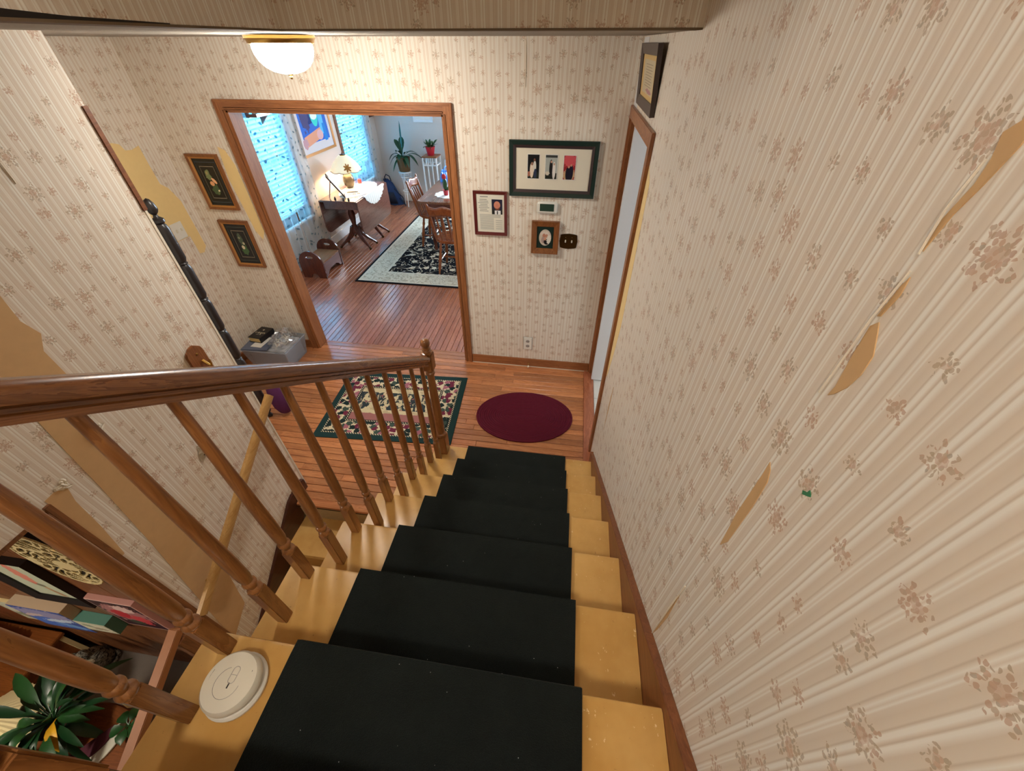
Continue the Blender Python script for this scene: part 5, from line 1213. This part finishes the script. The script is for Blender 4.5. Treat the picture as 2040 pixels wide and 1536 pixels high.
# ================================================================== DEN THINGS on the panelled wall
PW = .5
def canvas(name, label, u0, u1, v0, v1, d, side, art, cat='canvas'):
    t = thing(name, (( u0+u1)/2, PW, v0), label, cat); P = PL['y'](PW)
    slab(MB(), P, u0, u1, v0, v1, .001, d).build('stretcher', side, t)
    slab(MB(), P, u0+.002, u1-.002, v0+.002, v1-.002, d, d+.002).build('artwork', art, t, uv=uvf('y', u0, u1, v0, v1))
    return t
wave = paint('wave_print', c(52, 86, 168), [('b', .5, .75, .6, .25, 0, c(150, 150, 190)), ('b', .3, .3, .4, .3, 0, c(70, 116, 206)), ('b', .6, .45, .4, .1, 15, c(196, 214, 236)), ('b', .7, .2, .3, .12, -10, c(110, 160, 220)), ('b', .2, .6, .3, .08, 20, c(206, 190, 190))], .5, .5)
canvas('canvas_painting', 'deep canvas of blue waves with tan sides on the panelled wall', -2.95, -2.60, -.285, .03, .055, 'tan_canvas', wave)
flo = paint('floral_print', c(60, 30, 40), [('b', .5, .55, .5, .4, 0, c(176, 120, 120)), ('b', .35, .5, .22, .2, 0, c(190, 46, 60)), ('b', .65, .35, .22, .2, 0, c(206, 70, 80)), ('b', .6, .75, .25, .15, 0, c(230, 196, 190)), ('b', .4, .2, .2, .1, 0, c(70, 74, 60)), ('o', .5, .5, .5, .5, 0, c(240, 206, 196))], .5, .4)
canvas('canvas_painting', 'pink edged canvas of red flowers on the panelled wall', -2.255, -1.985, -.06, .30, .026, 'pink_canvas', flo)
pale = paint('daisy_print', c(206, 206, 180), [('b', .5, .5, .5, .4, 0, c(226, 222, 200)), ('b', .6, .4, .3, .2, 0, c(176, 166, 140)), ('b', .3, .6, .2, .2, 0, c(160, 170, 140))], .5, .2)
canvas('canvas_painting', 'small teal sided canvas with pale flowers on the panelled wall', -2.605, -2.395, -.215, -.075, .055, 'teal_canvas', pale)
glit = paint('meadow_print', c(196, 200, 178), [('b', .5, .5, .5, .4, 0, c(216, 216, 196)), ('b', .4, .3, .4, .2, 0, c(150, 160, 130)), ('b', .8, .2, .2, .2, 0, c(170, 150, 150))], .5, .2)
canvas('canvas_painting', 'pale unframed meadow canvas left of the blue wave canvas', -3.26, -2.98, -.42, -.12, .02, 'pale_wood', glit)
cry = paint('crystal_print', c(196, 204, 178), [('e', .42, .62, .10, .30, -8, c(206, 116, 98)), ('b', .42, .62, .12, .28, -8, c(222, 140, 120)), ('e', .5, .2, .05, .2, 12, c(196, 160, 120)), ('e', .56, .12, .04, .12, 30, c(170, 136, 100)), ('e', .46, .34, .08, .05, 0, c(120, 120, 96))], .5)
t, P = picture('picture_frame', 'black framed print of a long pink crystal on the panelled wall', 'y', PW, -2.635, -2.275, .175, .66, .035, .035, 'book_black', cry)
# fretwork oval plaque: cut through in a real grid of cells
t = thing('fretwork_plaque', (-2.06, PW, .47), 'pale oval fretwork wood plaque with carved scene on the panelled wall', 'plaque')
mb = MB(); ox, oz, orx, orz = -1.985, .79, .150, .220
def fret(x, z):
    return math.sin(95*x+2.2*math.sin(42*z+1))+math.sin(88*z+2.2*math.sin(47*x))+.7*math.sin(60*(x+z)+2*math.sin(30*z))
NX_, NZ_ = 84, 112; cellx, cellz = 2*orx/NX_, 2*orz/NZ_
on = {}
for i in range(NX_):
    for j in range(NZ_):
        x = -orx+(i+.5)*cellx; z = -orz+(j+.5)*cellz
        e = (x/orx)**2+(z/orz)**2
        if e < 1 and (e > .90 or abs(fret(x, z)) < .72 or ((x-.03)/.05)**2+((z+.03)/.045)**2 < 1): on[(i, j)] = 1
d0, d1 = PW-.030, PW-.024
for (i, j) in on:
    x0_, x1_, z0_, z1_ = ox-orx+i*cellx, ox-orx+(i+1)*cellx, oz-orz+j*cellz, oz-orz+(j+1)*cellz
    mb.add([(x0_, d0, z0_), (x1_, d0, z0_), (x1_, d0, z1_), (x0_, d0, z1_)], [(0, 1, 2, 3)])
    for di, dj, q in ((1, 0, ((x1_, z0_), (x1_, z1_))), (-1, 0, ((x0_, z0_), (x0_, z1_))), (0, 1, ((x0_, z1_), (x1_, z1_))), (0, -1, ((x0_, z0_), (x1_, z0_)))):
        if (i+di, j+dj) not in on:
            (a, b), (e, f) = q; mb.add([(a, d0, b), (e, d0, f), (e, d1, f), (a, d1, b)], [(0, 1, 2, 3)])
mb.build('fretwork', 'pale_wood', t, fixn=False)
n = 36
MB().prism([(ox+orx*.99*math.cos(2*PI*k/n), oz+orz*.99*math.sin(2*PI*k/n)) for k in range(n)], 'y', PW-.022, PW-.001).build('backing', 'book_black', t)
# chest, cat, lamp, table with plant
t = thing('storage_chest', (-3.75, .15, DEN), 'orange brown wooden chest with tan edges against the panelled wall', 'chest')
MB().box(-4.1, -3.26, .12, .46, DEN, -.72).build('body', 'chest_wood', t, bev=.004)
MB().box(-4.12, -3.24, .10, .48, -.72, -.69).build('lid', wood('chest_lid', c(178, 106, 48), c(126, 68, 28), 'x', .7), t, bev=.004)
MB().box(-3.260, -3.245, .115, .14, DEN, -.72).box(-3.260, -3.245, .44, .465, DEN, -.72).build('corner_strip', 'pale_wood', t)
t = thing('cat_figure', (-3.10, .36, DEN), 'grey tabby cat figure sitting on the den carpet by the panelled wall', 'cat')
def tabby():
    t_ = NT('tabby'); z_ = t_.noise(t_.pos(), 26, 3, .6, 1.5).outputs[0]; t_.fin(t_.ramp(z_, [(.42, c(56, 52, 48)), (.50, c(150, 144, 130)), (.6, c(88, 84, 76))]), .9, .1)
tabby()
mb = MB(); mb.lathe([(.0, DEN), (.085, DEN+.005), (.10, DEN+.06), (.085, DEN+.15), (.06, DEN+.215), (.045, DEN+.24), (0, DEN+.25)], -3.10, .37, 20, 1, 1.15)
bd = mb.build('body', 'tabby', t, smooth=2)
mb = MB(); hc = Vector((-3.105, .325, DEN+.285))
for k in range(9):
    pass
mb.lathe([(.0, -.052), (.03, -.045), (.052, -.015), (.054, .012), (.04, .04), (.018, .053), (0, .056)], 0, 0, 18, 1.08, .92).xf(Matrix.Translation(hc))
i0 = len(mb.v); mb.lathe([(0, -.02), (.022, -.012), (.024, 0), (.016, .014), (0, .018)], 0, 0, 12); mb.xf(Matrix.Translation(hc+Vector((0, -.045, -.012))), i0)
hd_ = mb.build('head', 'tabby', t, smooth=2)
for s_ in (-1, 1):
    MB().add([(hc.x+s_*.018, hc.y, hc.z+.046), (hc.x+s_*.052, hc.y, hc.z+.026), (hc.x+s_*.046, hc.y-.004, hc.z+.085), (hc.x+s_*.036, hc.y+.022, hc.z+.034)], [(0, 1, 2), (1, 3, 2), (3, 0, 2), (0, 3, 1)]).build('ear', 'tabby', hd_)
    MB().lathe([(0, -.008), (.007, -.003), (.007, .003), (0, .008)], hc.x+s_*.021, hc.y-.046, 10).xf(Matrix.Translation((0, 0, hc.z+.010))).build('eye', 'leaf_yellow', hd_)
MB().lathe([(0, DEN+.05), (.05, DEN+.07), (.055, DEN+.13), (.035, DEN+.2), (0, DEN+.21)], -3.10, .305, 14, 1, .6).build('chest_fur', 'cat_fur_light', bd, smooth=2)
for s_ in (-1, 1): MB().tube([(-3.10+s_*.035, .30, DEN+.14), (-3.10+s_*.036, .285, DEN+.05), (-3.10+s_*.037, .265, DEN+.012)], [.022, .018, .02], 8).build('front_leg', 'tabby', t, smooth=True)
MB().tube([(-3.03, .45, DEN+.02), (-2.97, .40, DEN+.018), (-2.97, .33, DEN+.018), (-3.01, .27, DEN+.016)], [.02, .018, .016, .008], 8).build('tail', 'tabby', t, smooth=True)
t.location = (-3.14, .425, DEN); t.scale = (.62, .62, .80); t.rotation_euler = (0, 0, .35)
# red knitted garland on the chest
mb = MB(); mb.tube([(-3.95+.065*k, .42-.005*k, -.652) for k in range(9)], [.03]*9, 10)
for k in range(16):
    x = -3.95+.0325*k; mb.tube([(x, .42-.0025*k+.034*math.cos(a), -.652+.034*math.sin(a)) for a in [2*PI*j/10 for j in range(10)]], .006, 5, closed=True)
tag(mb.build('knitted_roll', 'red_knit', smooth=True), 'red ribbed knitted roll lying on the wooden chest', 'cloth')
# pleated lamp
px_, py_ = -3.06, -.0
t = thing('pleated_lamp', (px_, py_, DEN), 'floor lamp with cream pleated shade at the left image edge', 'lamp')
n = 72; mb = MB(); V = []
for r_, z_ in ((.06, -.50), (.20, -.66)):
    for k in range(n):
        a = 2*PI*k/n; q = r_*(1+(.035 if k % 2 else -.01)); V.append((px_+q*math.cos(a), py_+q*math.sin(a), z_))
mb.add(V, [(k, (k+1) % n, n+(k+1) % n, n+k) for k in range(n)]).build('shade', 'lit_pleat', t, fixn=False)
MB().lathe([(.11, DEN), (.11, DEN+.015), (.015, DEN+.03), (.012, -.52), (.05, -.505), (.05, -.498), (0, -.49)], px_, py_, 16).build('stand', 'aged_brass', t, smooth=True)
# side table with plant and clutter
TZ = -.60
t = thing('side_table', (-2.46, .03, DEN), 'small wooden side table below the stair treads', 'table')
MB().lathe([(.30, TZ-.022), (.31, TZ-.012), (.30, TZ), (0, TZ)], -2.46, -.03, 40, 1.1, .68).build('table_top', 'chest_wood', t, smooth=True)
for sx in (-1, 1):
    for sy in (-1, 1): MB().tube([(-2.46+sx*.2, -.03+sy*.12, TZ-.02), (-2.46+sx*.25, -.03+sy*.15, DEN)], [.02, .014], 8).build('leg', 'chest_wood', t, smooth=True)
t = thing('potted_plant', (-2.62, .06, TZ), 'dark glossy leafy plant with one yellow leaf on the side table', 'plant')
MB().lathe([(.065, TZ+.001), (.07, TZ+.01), (.09, TZ+.13), (.094, TZ+.14), (.08, TZ+.138), (0, TZ+.12)], -2.62, .06, 20).build('pot', 'maroon', t, smooth=True)
rg = random.Random(8)
for k in range(46):
    sp1 = (k*137.5 % 360, rg.uniform(.14, .40), rg.uniform(.10, .40), rg.uniform(.10, .38), rg.uniform(.015, .032))
    leafs(MB(), (-2.62, .06, TZ+.13), [sp1]).build('leaf', 'leaf_dark' if k % 3 else 'leaf_green', t, smooth=2, fixn=False)
leafs(MB(), (-2.60, .08, TZ+.14), [(-42, .20, .24, .24, .024)]).build('leaf', 'leaf_yellow', t, smooth=2, fixn=False)
t = thing('decor_shell', (-2.38, -.02, TZ), 'white and maroon half-moon ornament on the side table', 'ornament')
hp = [(.16*math.cos(a), .13*math.sin(a)) for a in [PI*k/18 for k in range(19)]]
mm = Matrix.Translation((-2.42, .0, TZ+.001)) @ Matrix.Rotation(math.radians(-130), 4, 'Z')
MB().prism(hp, 'z', 0, .012).xf(mm).build('white_side', 'shell_white', t, bev=.002)
mm2 = Matrix.Translation((-2.425, .005, TZ+.0135)) @ Matrix.Rotation(math.radians(-130), 4, 'Z')
MB().prism([(x*.72, y*.62) for x, y in hp], 'z', 0, .008).xf(mm2).build('maroon_side', 'maroon', t, bev=.002)
mb = MB(); rg = random.Random(4)
leafs(mb, (-2.27, .10, TZ+.02), [(a, .09, .05, .05, .03) for a in (20, 90, 150, 220, 290, 340)], 5)
tag(mb.build('leaf_sprig', 'leaf_green', smooth=2, fixn=False), 'dark green artificial leaf sprig at the right of the side table', 'leaf')
t = thing('paper_card', (-2.30, .19, TZ), 'yellowed folded card standing on the side table', 'card')
MB().add([(-2.36, .17, TZ+.001), (-2.24, .20, TZ+.001), (-2.25, .22, TZ+.12), (-2.36, .19, TZ+.12)], [(0, 1, 2, 3)]).build('leaf_one', 'parchment', t, solid=.002)
MB().add([(-2.355, .225, TZ+.001), (-2.235, .255, TZ+.001), (-2.25, .222, TZ+.12), (-2.36, .192, TZ+.12)], [(0, 1, 2, 3)]).build('leaf_two', 'parchment', t, solid=.002)
mb = MB(); rg = random.Random(6)
for k in range(7):
    a = rg.uniform(0, 6.28); mb.lathe([(0, TZ), (.02, TZ+.004), (.025, TZ+.018), (.012, TZ+.03), (0, TZ+.034)], -2.30+.06*math.cos(a), -.07+.05*math.sin(a), 8, 1, .7)
    break
tag(mb.build('river_stone', 'hemp', smooth=True), 'brown pebble on the side table edge', 'stone')
mb = MB(); mb.prism([(-2.12+.06*math.cos(a)*(1+.4*math.cos(3*a)), .40+.03*math.sin(a)*(1+.3*math.sin(2*a))) for a in [2*PI*k/24 for k in range(24)]], 'z', DEN, DEN+.02)
tag(mb.build('green_ornament', 'green_glass', bev=.004), 'bright green glass ornament on the den carpet beside the stairs', 'ornament')
